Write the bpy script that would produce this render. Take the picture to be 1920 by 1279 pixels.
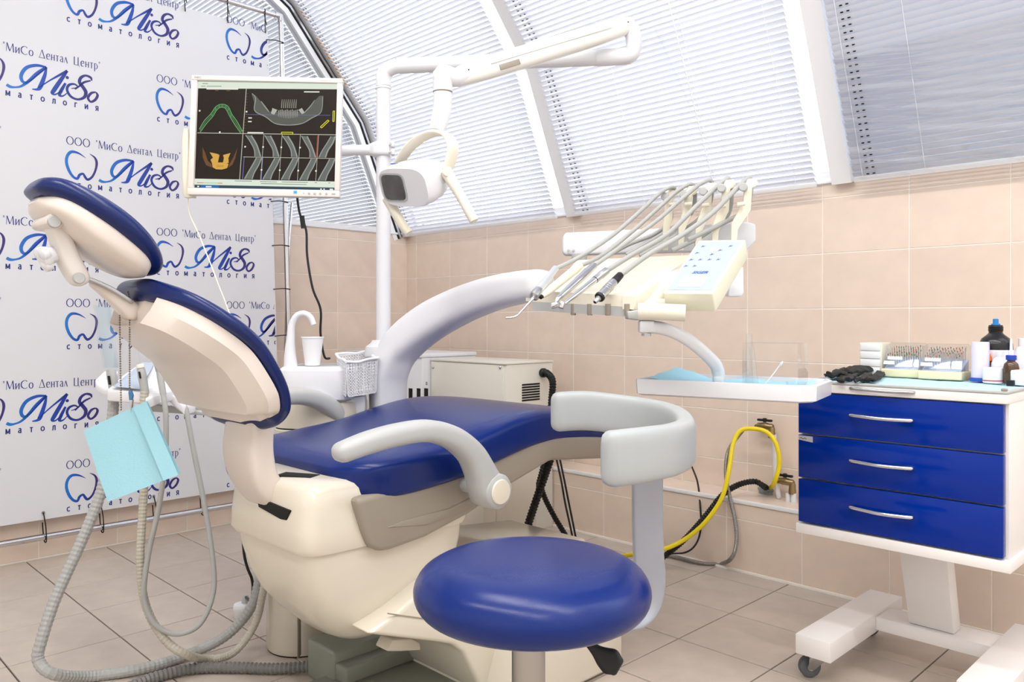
import bpy, bmesh, math, random
from mathutils import Vector, Matrix
random.seed(7)
for _o in list(bpy.data.objects): bpy.data.objects.remove(_o)
scene = bpy.context.scene
COL = scene.collection
PI = math.pi

# ---------------------------------------------------------------- camera
YAW, FPX, HY = 0.7927, 1504.2, 600.3
CAM = Vector((3.7722, -2.8565, 0.9323))
cam_d = bpy.data.cameras.new('camera'); cam = bpy.data.objects.new('camera', cam_d); COL.objects.link(cam)
cam_d.sensor_width = 36.0; cam_d.lens = FPX/1920*36.0
cam_d.shift_y = (HY-639.5)/1920; cam_d.clip_start = .05; cam_d.clip_end = 500
cam.location = CAM; cam.rotation_euler = (PI/2, 0, YAW)
scene.camera = cam

# ---------------------------------------------------------------- world (bright overcast day)
wd = bpy.data.worlds.new('overcast_sky'); scene.world = wd; wd.use_nodes = True
bg = wd.node_tree.nodes['Background']
bg.inputs[0].default_value = (.92, .95, 1.0, 1); bg.inputs[1].default_value = 3.5

# ---------------------------------------------------------------- exposure
vs = scene.view_settings
vs.view_transform = 'Standard'; vs.look = 'None'; vs.gamma = 1.0; vs.use_curve_mapping = False
vs.exposure = 0.0

# ---------------------------------------------------------------- ceiling lamps (area lights inside the fluorescent fittings)
LAMPS = [(2.2, -3.3), (3.4, -3.3), (4.6, -3.3), (2.2, -1.95), (3.4, -1.95), (4.6, -1.95)]
LAMP_Z = 2.93
for lx, ly in LAMPS:
    ld = bpy.data.lights.new('ceiling_light', 'AREA'); ld.shape = 'RECTANGLE'; ld.size = 1.1; ld.size_y = .16
    ld.energy = 15.5; ld.color = (1.0, .985, .97)
    lo = bpy.data.objects.new('ceiling_light', ld); COL.objects.link(lo); lo.location = (lx, ly, LAMP_Z-.035)

# ---------------------------------------------------------------- helpers
_F = Vector((-math.sin(YAW), math.cos(YAW), 0)); _R = Vector((math.cos(YAW), math.sin(YAW), 0)); _Z = Vector((0, 0, 1))
def W(px, py, **k):
    """point seen at a pixel of the 1920x1279 photograph, on the plane x=, y=, z= or at depth d="""
    d = _F + _R*((px-960)/FPX) + _Z*((HY-py)/FPX)
    a, v = next(iter(k.items()))
    t = v if a == 'd' else (v-CAM['xyz'.index(a)])/d['xyz'.index(a)]
    return CAM + d*t
def lin(c): return c/12.92 if c <= .04045 else ((c+.055)/1.055)**2.4
def rgb(r, g, b): return (lin(r/255), lin(g/255), lin(b/255), 1)
MATS = {}
def mat(name, col, rough=.5, metal=0., coat=0., noise=0., nscale=20., bump=0., bscale=200., emit=None, estr=1., trans=0., ior=1.45, alpha=1., spec=.5, rnd=0.):
    if name in MATS: return MATS[name]
    m = bpy.data.materials.new(name); m.use_nodes = True; nt = m.node_tree; N = nt.nodes; L = nt.links
    b = N['Principled BSDF']
    b.inputs['Base Color'].default_value = col; b.inputs['Roughness'].default_value = rough; b.inputs['Metallic'].default_value = metal
    b.inputs['Coat Weight'].default_value = coat; b.inputs['Coat Roughness'].default_value = .12
    b.inputs['Transmission Weight'].default_value = trans; b.inputs['IOR'].default_value = ior; b.inputs['Alpha'].default_value = alpha
    b.inputs['Specular IOR Level'].default_value = spec
    if emit: b.inputs['Emission Color'].default_value = emit; b.inputs['Emission Strength'].default_value = estr
    tc = N.new('ShaderNodeTexCoord')
    src = None
    if noise:
        n = N.new('ShaderNodeTexNoise'); n.inputs['Scale'].default_value = nscale; n.inputs['Detail'].default_value = 5
        L.new(tc.outputs['Object'], n.inputs['Vector'])
        hs = N.new('ShaderNodeHueSaturation'); hs.inputs['Color'].default_value = col
        mr = N.new('ShaderNodeMapRange'); mr.inputs[1].default_value = .3; mr.inputs[2].default_value = .7
        mr.inputs[3].default_value = 1-noise; mr.inputs[4].default_value = 1+noise
        L.new(n.outputs['Fac'], mr.inputs[0])
        if rnd:
            oi = N.new('ShaderNodeObjectInfo'); m2 = N.new('ShaderNodeMapRange'); m2.inputs[3].default_value = 1-rnd; m2.inputs[4].default_value = 1+rnd
            L.new(oi.outputs['Random'], m2.inputs[0]); mu = N.new('ShaderNodeMath'); mu.operation = 'MULTIPLY'
            L.new(mr.outputs[0], mu.inputs[0]); L.new(m2.outputs[0], mu.inputs[1]); L.new(mu.outputs[0], hs.inputs['Value'])
        else: L.new(mr.outputs[0], hs.inputs['Value'])
        L.new(hs.outputs[0], b.inputs['Base Color'])
    if bump:
        n = N.new('ShaderNodeTexNoise'); n.inputs['Scale'].default_value = bscale; n.inputs['Detail'].default_value = 3
        L.new(tc.outputs['Object'], n.inputs['Vector'])
        bp = N.new('ShaderNodeBump'); bp.inputs['Strength'].default_value = bump; bp.inputs['Distance'].default_value = .002
        L.new(n.outputs['Fac'], bp.inputs['Height']); L.new(bp.outputs[0], b.inputs['Normal'])
    MATS[name] = m; return m
def glass_mat(name, tint, refl, rough=.0, fres=.5):
    """thin clear sheet: straight-through light plus a surface reflection that grows at grazing angles"""
    m = bpy.data.materials.new(name); m.use_nodes = True; nt = m.node_tree; N = nt.nodes; L = nt.links
    N.remove(N['Principled BSDF']); out = N['Material Output']
    t = N.new('ShaderNodeBsdfTransparent'); t.inputs[0].default_value = tint
    g = N.new('ShaderNodeBsdfGlossy'); g.inputs['Roughness'].default_value = rough
    lw = N.new('ShaderNodeLayerWeight'); lw.inputs[0].default_value = fres
    pw = N.new('ShaderNodeMath'); pw.operation = 'POWER'; pw.inputs[1].default_value = 3.5
    mr = N.new('ShaderNodeMapRange'); mr.inputs[3].default_value = refl; mr.inputs[4].default_value = min(1, refl+.45)
    L.new(lw.outputs['Facing'], pw.inputs[0]); L.new(pw.outputs[0], mr.inputs[0])
    mx = N.new('ShaderNodeMixShader'); L.new(mr.outputs[0], mx.inputs[0]); L.new(t.outputs[0], mx.inputs[1]); L.new(g.outputs[0], mx.inputs[2])
    L.new(mx.outputs[0], out.inputs['Surface']); MATS[name] = m; return m
def translucent_mat(name, col, mix=.4, rough=.4):
    m = bpy.data.materials.new(name); m.use_nodes = True; nt = m.node_tree; N = nt.nodes; L = nt.links
    b = N['Principled BSDF']; b.inputs['Base Color'].default_value = col; b.inputs['Roughness'].default_value = rough
    t = N.new('ShaderNodeBsdfTranslucent'); t.inputs[0].default_value = col
    mx = N.new('ShaderNodeMixShader'); mx.inputs[0].default_value = mix
    L.new(b.outputs[0], mx.inputs[1]); L.new(t.outputs[0], mx.inputs[2]); L.new(mx.outputs[0], N['Material Output'].inputs['Surface'])
    MATS[name] = m; return m
def grad_mat(name, stops):
    """printed ink running from the left to the right of the motif"""
    m = bpy.data.materials.new(name); m.use_nodes = True; nt = m.node_tree; N = nt.nodes; L = nt.links
    tc = N.new('ShaderNodeTexCoord'); sx = N.new('ShaderNodeSeparateXYZ'); L.new(tc.outputs['Generated'], sx.inputs[0])
    cr = N.new('ShaderNodeValToRGB')
    cr.color_ramp.elements[0].position = stops[0][0]; cr.color_ramp.elements[0].color = stops[0][1]
    cr.color_ramp.elements[1].position = stops[-1][0]; cr.color_ramp.elements[1].color = stops[-1][1]
    for p, c in stops[1:-1]: e = cr.color_ramp.elements.new(p); e.color = c
    L.new(sx.outputs['Y'], cr.inputs[0]); L.new(cr.outputs[0], N['Principled BSDF'].inputs['Base Color'])
    N['Principled BSDF'].inputs['Roughness'].default_value = .45
    MATS[name] = m; return m

WO = {}
def link(o, parent, world):
    COL.objects.link(o)
    if parent is not None: o.parent = parent; o.location = Vector(world)-WO[parent.name]
    else: o.location = world
    WO[o.name] = Vector(world); return o
def tag(o, label=None, cat=None, group=None, kind=None):
    if label: o['label'] = label
    if cat: o['category'] = cat
    if group: o['group'] = group
    if kind: o['kind'] = kind
    return o
def thing(name, label, cat, loc, group=None):
    o = bpy.data.objects.new(name, None); o.empty_display_size = .05
    link(o, None, Vector(loc)); return tag(o, label, cat, group)
def mk(name, geos, m, parent=None, sm=True, ang=38, label=None, mi=None, origin=None):
    """links geometry given in world coordinates as ONE mesh object"""
    if not isinstance(geos, list): geos = [geos]
    vs_, fs, mid = [], [], []
    for gi, (v, f) in enumerate(geos):
        o = len(vs_); vs_ += [Vector(p) for p in v]; fs += [tuple(i+o for i in q) for q in f]; mid += [gi]*len(f)
    lo = Vector((min(p.x for p in vs_), min(p.y for p in vs_), min(p.z for p in vs_)))
    hi = Vector((max(p.x for p in vs_), max(p.y for p in vs_), max(p.z for p in vs_)))
    org = (lo+hi)/2
    if parent is None: org.z = lo.z
    if origin is not None: org = Vector(origin)
    me = bpy.data.meshes.new(name); me.from_pydata([p-org for p in vs_], [], fs); me.update()
    bm = bmesh.new(); bm.from_mesh(me); bmesh.ops.recalc_face_normals(bm, faces=bm.faces); bm.to_mesh(me); bm.free()
    ml = m if isinstance(m, list) else [m]
    for x in ml: me.materials.append(x)
    if len(ml) > 1:
        for p, k in zip(me.polygons, mid): p.material_index = min((mi[k] if mi else k), len(ml)-1)
    if sm:
        for p in me.polygons: p.use_smooth = True
        me.set_sharp_from_angle(angle=math.radians(ang))
    o = bpy.data.objects.new(name, me); link(o, parent, org)
    if label: o['label'] = label
    return o
def inst(src, world, parent=None, name=None):
    o = src.copy(); o.parent = None
    if name: o.name = name
    link(o, parent, Vector(world)); return o
# --- geometry
def _bm(bm):
    bm.verts.ensure_lookup_table(); bm.verts.index_update()
    v = [x.co.copy() for x in bm.verts]; f = [tuple(y.index for y in q.verts) for q in bm.faces]; bm.free(); return v, f
def box(lo, hi, bev=0., seg=2):
    bm = bmesh.new(); bmesh.ops.create_cube(bm, size=1)
    lo, hi = Vector(lo), Vector(hi)
    for v in bm.verts: v.co = Vector([lo[i]+(hi[i]-lo[i])*(v.co[i]+.5) for i in range(3)])
    if bev: bmesh.ops.bevel(bm, geom=list(bm.edges), offset=bev, segments=seg, profile=.5, affect='EDGES')
    return _bm(bm)
def obox(c, ax, ay, az, hx, hy, hz, bev=0., seg=2):
    """box with its own axes"""
    v, f = box((-hx, -hy, -hz), (hx, hy, hz), bev, seg)
    c = Vector(c); ax, ay, az = Vector(ax).normalized(), Vector(ay).normalized(), Vector(az).normalized()
    return [c+ax*p.x+ay*p.y+az*p.z for p in v], f
def prism(poly, vec, bev=0., seg=2):
    """closed polygon (3D, planar) pushed along vec"""
    bm = bmesh.new(); vec = Vector(vec)
    a = [bm.verts.new(Vector(p)) for p in poly]; b = [bm.verts.new(Vector(p)+vec) for p in poly]; n = len(a)
    bm.faces.new(a); bm.faces.new(b[::-1])
    for i in range(n): bm.faces.new((a[i], b[i], b[(i+1) % n], a[(i+1) % n]))
    bmesh.ops.recalc_face_normals(bm, faces=bm.faces)
    if bev: bmesh.ops.bevel(bm, geom=list(bm.edges), offset=bev, segments=seg, profile=.5, affect='EDGES', clamp_overlap=True)
    return _bm(bm)
def crom(P, n=8):
    """Catmull-Rom through tuples of numbers"""
    P = [tuple(p) for p in P]; out = []
    for i in range(len(P)-1):
        p0, p1, p2, p3 = P[max(i-1, 0)], P[i], P[i+1], P[min(i+2, len(P)-1)]
        for k in range(n):
            t = k/n
            out.append(tuple(.5*(2*b+(c-a)*t+(2*a-5*b+4*c-d)*t*t+(3*b-a-3*c+d)*t**3) for a, b, c, d in zip(p0, p1, p2, p3)))
    out.append(P[-1]); return out
def loft(st, n=24, caps=True):
    """st: (centre, side vector, up vector, half side, half up, exponent)"""
    v, f = [], []
    for c, u, w, a, b, e in st:
        c, u, w = Vector(c), Vector(u), Vector(w)
        for i in range(n):
            t = 2*PI*(i+.5)/n; x, y = math.cos(t), math.sin(t)
            v.append(c+u*(a*math.copysign(abs(x)**(2/e), x))+w*(b*math.copysign(abs(y)**(2/e), y)))
    for j in range(len(st)-1):
        for i in range(n): k = (i+1) % n; f.append((j*n+i, j*n+k, (j+1)*n+k, (j+1)*n+i))
    if caps: f.append(tuple(range(n))[::-1]); f.append(tuple((len(st)-1)*n+i for i in range(n)))
    return v, f
def sweep(P, side, e=2.6, n=24, sub=6, rnd=True):
    """P: (point, half side, half up): bar of superellipse section, up is square to the path"""
    Q = crom([(*p, a, b) for p, a, b in P], sub); S = Vector(side).normalized(); st = []
    pts = [Vector(q[:3]) for q in Q]
    for i, q in enumerate(Q):
        T = (pts[min(i+1, len(Q)-1)]-pts[max(i-1, 0)]).normalized(); U = T.cross(S).normalized(); S2 = U.cross(T).normalized()
        st.append((pts[i], S2, U, q[3], q[4], e))
    if rnd:
        for end in (0, -1):
            c, s, u, a, b, ex = st[end]; T = (pts[0]-pts[1] if end == 0 else pts[-1]-pts[-2]).normalized(); r = min(a, b)
            add = [(c+T*r*k2, s, u, max(a-r*(1-k1), .0005), max(b*k1, .0005), ex) for k1, k2 in ((.92, .35), (.72, .65), (.38, .88))]
            st = add[::-1]+st if end == 0 else st+add
    return loft(st, n)
def tube(pts, r, seg=10, sub=8, corr=None, caps=True):
    """round tube through pts (each may carry its own radius as 4th number); corr=(pitch, depth) makes a ribbed hose"""
    P = [(*p[:3], (p[3] if len(p) > 3 else r)) for p in [tuple(q) for q in pts]]
    Q = crom(P, sub) if sub > 1 else P
    if corr:
        L = [0.]
        for a, b in zip(Q, Q[1:]): L.append(L[-1]+(Vector(a[:3])-Vector(b[:3])).length)
        n = max(4, int(L[-1]/corr[0])*2); out = []; j = 0
        for i in range(n+1):
            s = L[-1]*i/n
            while j < len(L)-2 and L[j+1] < s: j += 1
            t = (s-L[j])/max(L[j+1]-L[j], 1e-9); q = [a+(b-a)*t for a, b in zip(Q[j], Q[j+1])]
            q[3] *= 1+(corr[1] if i % 2 else -corr[1]); out.append(tuple(q))
        Q = out
    v, f = [], []; U = None
    for i, q in enumerate(Q):
        T = (Vector(Q[min(i+1, len(Q)-1)][:3])-Vector(Q[max(i-1, 0)][:3]))
        T = T.normalized() if T.length > 1e-9 else Vector((0, 0, 1))
        if U is None: U = T.orthogonal().normalized()
        U = (U-T*U.dot(T)); U = U.normalized() if U.length > 1e-6 else T.orthogonal().normalized()
        B = T.cross(U)
        for k in range(seg): a = 2*PI*k/seg; v.append(Vector(q[:3])+(U*math.cos(a)+B*math.sin(a))*q[3])
    for j in range(len(Q)-1):
        for k in range(seg): l = (k+1) % seg; f.append((j*seg+k, j*seg+l, (j+1)*seg+l, (j+1)*seg+k))
    if caps: f.append(tuple(range(seg))[::-1]); f.append(tuple((len(Q)-1)*seg+k for k in range(seg)))
    return v, f
def rod(a, b, r, seg=12): return tube([tuple(a)+(r,), tuple(b)+(r,)], r, seg, 1)
def lathe(prof, c, axis=(0, 0, 1), seg=28):
    """prof: (radius, height) along axis from c"""
    A = Vector(axis).normalized(); U = A.orthogonal().normalized(); B = A.cross(U); c = Vector(c); v, f = [], []
    for r, h in prof:
        for k in range(seg): a = 2*PI*k/seg; v.append(c+A*h+(U*math.cos(a)+B*math.sin(a))*max(r, .0002))
    n = len(prof)
    for j in range(n-1):
        for k in range(seg): l = (k+1) % seg; f.append((j*seg+k, j*seg+l, (j+1)*seg+l, (j+1)*seg+k))
    f.append(tuple(range(seg))[::-1]); f.append(tuple((n-1)*seg+k for k in range(seg)))
    return v, f
def quad(*p): return [Vector(x) for x in p], [tuple(range(len(p)))]
def stroke2(P, wscale=1., sub=6):
    """pen stroke in 2D: (x, y, half width) -> verts, faces"""
    Q = crom(P, sub); v, f = [], []
    for i, q in enumerate(Q):
        a, b = Q[max(i-1, 0)], Q[min(i+1, len(Q)-1)]; dx, dy = b[0]-a[0], b[1]-a[1]; l = math.hypot(dx, dy) or 1
        nx, ny = -dy/l, dx/l; w = max(q[2], 1e-5)*wscale
        v += [(q[0]+nx*w, q[1]+ny*w), (q[0]-nx*w, q[1]-ny*w)]
    for i in range(len(Q)-1): f.append((2*i, 2*i+1, 2*i+3, 2*i+2))
    return v, f
def text2(s, height, width=None, shear=0., bold=0.):
    """2D outline of a word: left at 0, baseline at 0, capital height as given"""
    c = bpy.data.curves.new('lettering', 'FONT'); c.body = s; c.size = 1.; c.shear = shear; c.offset = bold; c.resolution_u = 3
    o = bpy.data.objects.new('lettering', c); COL.objects.link(o)
    dg = bpy.context.evaluated_depsgraph_get(); me = bpy.data.meshes.new_from_object(o.evaluated_get(dg))
    v = [(p.co.x, p.co.y) for p in me.vertices]; f = [tuple(p.vertices) for p in me.polygons]
    bpy.data.objects.remove(o); bpy.data.curves.remove(c); bpy.data.meshes.remove(me)
    if not v: return [], []
    k = height/.7; x0 = min(p[0] for p in v); x1 = max(p[0] for p in v); kx = width/(x1-x0) if width else k
    return [((p[0]-x0)*kx, p[1]*k) for p in v], f
def place2(g, org, u, w, off=None):
    """2D drawing -> 3D"""
    v, f = g; org, u, w = Vector(org), Vector(u), Vector(w); o = Vector(off) if off else Vector((0, 0, 0))
    return [org+u*p[0]+w*p[1]+o for p in v], f
def join2(gs):
    v, f = [], []
    for a, b in gs: o = len(v); v += list(a); f += [tuple(i+o for i in q) for q in b]
    return v, f
X_, Y_, Z_ = Vector((1, 0, 0)), Vector((0, 1, 0)), Vector((0, 0, 1))

# --- printed Cyrillic letters drawn with a pen: strokes of (x, y, half width), capital height 1
def _ell(cx, cy, rx, ry, T, t): return [(cx+rx*math.cos(a*PI/8), cy+ry*math.sin(a*PI/8), t+(T-t)*abs(math.cos(a*PI/8))) for a in range(17)]
def glyphs(T, t, xh, sans=False):
    G = {'О': ([_ell(.46, .5, .41, .47, T, t)], .92), 'о': ([_ell(.28, xh/2, .22, xh/2-t, T, t)], .56),
     'М': ([[(.06, 0, t), (.13, 1, t)], [(.13, 1, T), (.46, .08, T)], [(.46, .08, t), (.80, 1, t)], [(.80, 1, T), (.88, 0, T)]], .95),
     'С': ([[(.74, .83, T), (.62, .94, t), (.45, .97, t), (.16, .80, T), (.06, .5, T), (.16, .2, T), (.45, .03, t), (.62, .06, t), (.76, .17, t)]], .8),
     'Д': ([[(.08, .06, t), (.42, 1, t)], [(.42, 1, T), (.76, .06, T)], [(.0, .05, t), (.84, .05, t)]], .86),
     'Ц': ([[(.1, 1, T), (.1, .05, T)], [(.6, 1, T), (.6, .05, T)], [(.06, .05, t), (.74, .05, t)], [(.72, .07, t), (.74, -.18, t*.6)]], .8),
     'и': ([[(.07, xh, T), (.07, 0, T)], [(.43, xh, T), (.43, 0, T)], [(.08, .06, t), (.42, xh-.06, t)]], .5),
     'н': ([[(.07, xh, T), (.07, 0, T)], [(.43, xh, T), (.43, 0, T)], [(.07, xh/2, t), (.43, xh/2, t)]], .5),
     'е': ([[(.07, xh*.53, t), (.45, xh*.53, t)], [(.46, xh*.56, t), (.42, xh*.86, T), (.27, xh-t, t), (.10, xh*.78, T), (.06, xh*.45, T), (.13, xh*.12, T), (.29, t, t), (.46, xh*.16, t*.8)]], .52),
     'т': ([[(.22, xh, T), (.22, 0, T)], [(0, xh-t, t), (.44, xh-t, t)]], .44),
     'а': ([[(.08, xh*.82, T), (.2, xh-t, t), (.34, xh*.88, T), (.38, xh*.6, T), (.38, 0, T)], [(.38, xh*.58, t), (.16, xh*.5, t), (.07, xh*.26, T), (.16, .02+t, t), (.37, xh*.16, t)]], .46),
     'л': ([[(.0, .0, t), (.22, xh, t)], [(.22, xh, T), (.45, 0, T)]], .46),
     'р': ([[(.08, xh, T), (.08, -.28, T)], [(.08, xh*.86, t), (.28, xh-t, t), (.46, xh*.5, T), (.3, t, t), (.08, xh*.14, t)]], .52),
     'с': ([[(.44, xh*.8, T), (.28, xh-t, t), (.09, xh*.74, T), (.06, xh*.46, T), (.12, xh*.16, T), (.28, t, t), (.45, xh*.18, T)]], .5),
     'м': ([[(.06, 0, T), (.06, xh, T)], [(.06, xh, t), (.3, .12, t)], [(.3, .12, t), (.54, xh, t)], [(.54, xh, T), (.54, 0, T)]], .6),
     'г': ([[(.07, 0, T), (.07, xh, T)], [(.03, xh-t, t), (.38, xh-t, t)]], .38),
     'я': ([[(.40, xh, T), (.40, 0, T)], [(.40, xh-t, t), (.16, xh*.94, t), (.08, xh*.72, T), (.16, xh*.48, t), (.40, xh*.45, t)], [(.22, xh*.44, t), (.05, 0, T)]], .46),
     '"': ([[(.04, 1.0, t*1.3), (.05, .76, t*.6)], [(.15, 1.0, t*1.3), (.14, .76, t*.6)]], .2)}
    if sans: G['л'] = ([[(.0, t, t), (.09, .08, t), (.13, xh-.08, T), (.14, xh-t, t)], [(.14, xh-t, t), (.40, xh-t, t)], [(.40, xh, T), (.40, 0, T)]], .46)
    return G
def pen(s, G, h, width=None, gap=.12):
    v, f, x = [], [], 0.
    for c in s:
        st, w = G[c]
        for p in st:
            a, b = stroke2(p, 1., 4 if len(p) > 2 else 1); o = len(v); v += [(q[0]+x, q[1]) for q in a]; f += [tuple(i+o for i in q) for q in b]
        x += w+gap
    k = width/(x-gap) if width else h
    return [(p[0]*k, p[1]*h) for p in v], f

# ---------------------------------------------------------------- materials
M_tile = mat('wall_tile', rgb(232, 213, 197), .28, noise=.05, nscale=9, rnd=.02, bump=.05, bscale=40)
M_grout = mat('tile_grout', rgb(250, 244, 236), .8)
M_ftile = mat('floor_tile', rgb(196, 183, 171), .42, noise=.06, nscale=14, rnd=.02, bump=.08, bscale=160)
M_fgrout = mat('floor_grout', rgb(92, 76, 66), .9)
M_white = mat('white_plastic', rgb(228, 228, 232), .32)
M_paint = mat('white_paint', rgb(240, 240, 242), .5)
M_wall = mat('plaster', rgb(235, 234, 232), .8, bump=.05, bscale=80)
M_cream = mat('cream_plastic', rgb(225, 216, 199), .22, coat=.3)
M_ivory = mat('ivory_plastic', rgb(232, 226, 208), .3)
M_beige = mat('beige_shell', rgb(226, 214, 204), .3, coat=.2, noise=.015, nscale=6)
M_taupe = mat('taupe_plastic', rgb(156, 146, 133), .45)
M_grey = mat('grey_plastic', rgb(182, 183, 182), .4)
M_hose = mat('grey_hose', rgb(172, 172, 170), .5)
M_hosec = mat('cream_hose', rgb(190, 184, 170), .5)
M_blue = mat('blue_vinyl', rgb(6, 36, 108), .27, spec=.4, bump=.08, bscale=420, noise=.04, nscale=5)
M_navy = mat('navy_vinyl', rgb(16, 34, 92), .27, spec=.4, bump=.08, bscale=420)
M_cab = mat('blue_lacquer', rgb(0, 42, 142), .1, spec=.25)
M_chrome = mat('chrome', rgb(215, 215, 218), .16, metal=1.)
M_steel = mat('brushed_steel', rgb(190, 190, 192), .32, metal=1.)
M_alu = mat('aluminium', rgb(200, 200, 204), .38, metal=1.)
M_black = mat('black_plastic', rgb(22, 22, 24), .45)
M_rubber = mat('black_rubber', rgb(18, 18, 19), .55)
M_dark = mat('dark_gap', rgb(20, 18, 16), .8)
M_green = mat('greygreen_paint', rgb(140, 142, 130), .4)
M_brass = mat('brass', rgb(150, 130, 96), .35, metal=1.)
M_paper = mat('blue_paper', rgb(190, 228, 238), .75, bump=.2, bscale=120)
M_bib = mat('bib_paper', rgb(158, 208, 222), .75, bump=.25, bscale=250)
M_yellow = mat('yellow_hose', rgb(238, 214, 20), .4)
M_glass = glass_mat('window_glass', (.95, .97, .98, 1), .04)
M_gable = glass_mat('gable_glass', (.13, .135, .145, 1), .58)
M_clear = glass_mat('clear_plastic', (.97, .98, .985, 1), .02, .04)
M_slat = translucent_mat('blind_slat', rgb(236, 236, 240), .55, .35)
M_banner = mat('banner_fabric', rgb(216, 217, 222), .55)
M_ink = mat('navy_ink', rgb(38, 50, 122), .5)
M_logo = grad_mat('logo_ink', [(0., rgb(20, 120, 200)), (.35, rgb(10, 72, 176)), (.7, rgb(28, 42, 130)), (1., rgb(56, 38, 108))])
# ================================================================ THE ROOM
ZT = 1.43            # top of the tiled walls
ZL = .2647           # height of the pipe ledges
XL, YL = .245, -.169 # fronts of the pipe ledges
XE, YE, ZC = 5.4, -4.6, 3.0
PR = [(0, ZT), (-.27, 2.06), (-.72, 2.60), (-1.35, ZC)]   # inner line of the sloping glazing (y, z)

def struct(o): o['kind'] = 'structure'; return o
floor = struct(mk('floor', box((-.1, YE, -.12), (XE, .1, -.006)), M_fgrout, sm=False))
def clipbox(lo, hi, cl, ch, bev):
    lo = [max(a, b) for a, b in zip(lo, cl)]; hi = [min(a, b) for a, b in zip(hi, ch)]
    if min(b-a for a, b in zip(lo, hi)) < .012 and not any(b-a > .012 for a, b in zip(lo, hi)): return None
    return lo, hi
def tiles(name, parent, us, vs_, fn, m, gap=.0015, bev=.001):
    """us, vs_: seam positions; fn(u0,u1,v0,v1) -> (lo, hi); alike tiles share one mesh"""
    cache = {}
    for u0, u1 in zip(us, us[1:]):
        for v0, v1 in zip(vs_, vs_[1:]):
            if u1-u0 < .015 or v1-v0 < .012: continue
            lo, hi = fn(u0+gap, u1-gap, v0+gap, v1-gap); key = tuple(round(b-a, 3) for a, b in zip(lo, hi))
            c = (Vector(lo)+Vector(hi))/2
            if key in cache: o = inst(cache[key], c, parent, name)
            else: o = mk(name, box(lo, hi, bev, 1), m, parent, sm=False); cache[key] = o
def seams(start, step, lo, hi):
    k0 = math.ceil((lo-start)/step+1e-6); out = [lo]; k = k0
    while start+k*step < hi-1e-6: out.append(start+k*step); k += 1
    return out+[hi]
FS = .2897
tiles('floor_tile', floor, seams(2.1516, FS, XL, 4.5), seams(-.2811, FS, -3.4, YL), lambda a, b, c, d: ((a, c, -.008), (b, d, 0)), M_ftile, gap=.0022)
# the rest of the floor beyond the tiles that show
mk('floor_area', [box((4.5, YE, -.01), (XE, 0, 0)), box((XL, YE, -.01), (4.5, -3.4, 0))], M_ftile, floor, sm=False)

TW, TH, TZ0 = .2995, .2, 1.3742
wall_window = struct(mk('wall_window', box((-.1, .0005, -.1), (XE, .12, ZT)), M_grout, sm=False))
zs = seams(TZ0-10*TH, TH, ZL, ZT-.006)
tiles('wall_tile', wall_window, seams(.089, TW, .0, 4.3), zs, lambda a, b, c, d: ((a, -.001, c), (b, .008, d)), M_tile)
wall_left = struct(mk('wall_left', box((-.12, YE, -.1), (-.0005, .0, ZT)), M_grout, sm=False))
tiles('wall_tile', wall_left, seams(-.4693, TW, -2.6, 0), zs, lambda a, b, c, d: ((-.008, a, c), (.001, b, d)), M_tile)
ledge_w = struct(mk('ledge_window', box((0, YL+.0005, -.05), (XE, .0, ZL-.0015)), M_grout, sm=False))
tiles('ledge_tile', ledge_w, seams(2.193, .2945, XL, 4.2), [0.004, .194, ZL-.012], lambda a, b, c, d: ((a, YL-.001, c), (b, YL+.006, d)), M_tile)
tiles('ledge_tile', ledge_w, seams(2.193, .2945, 0, 4.2), [YL+.004, -.002], lambda a, b, c, d: ((a, c, ZL-.006), (b, d, ZL)), M_tile)
struct(mk('trim_1', box((XL, YL-.006, ZL-.012), (XE, YL+.004, ZL+.003), .002), M_paint))
struct(mk('trim_2', box((XL, YL-.006, 0), (XE, YL-.001, .008)), M_grout))
ledge_l = struct(mk('ledge_left', box((0, YE, -.05), (XL-.0005, YL, ZL-.0015)), M_grout, sm=False))
tiles('ledge_tile', ledge_l, seams(-1.974, .2905, -3.1, YL-.002), [.004, .194, ZL-.004], lambda a, b, c, d: ((XL-.006, a, c), (XL+.001, b, d)), M_tile)
tiles('ledge_tile', ledge_l, seams(-1.974, .2905, -3.1, YL), [.004, XL-.004], lambda a, b, c, d: ((c, a, ZL-.006), (d, b, ZL)), M_tile)
# white cap along the top of the tiles
struct(mk('trim_3', box((0, -.012, ZT-.004), (XE, .05, ZT+.008), .002), M_paint))
struct(mk('trim_4', box((-.05, YE, ZT-.004), (.012, 0, ZT+.008), .002), M_paint))
# plain walls behind the photographer and the ceiling
struct(mk('wall_right', box((XE, YE, -.1), (XE+.1, .1, ZC+.1)), M_wall, sm=False))
struct(mk('wall_back', box((-.1, YE-.1, -.1), (XE+.1, YE, ZC+.1)), M_wall, sm=False))
struct(mk('ceiling', box((-.1, YE, ZC), (XE, PR[-1][0], ZC+.1)), M_wall, sm=False))

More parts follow.
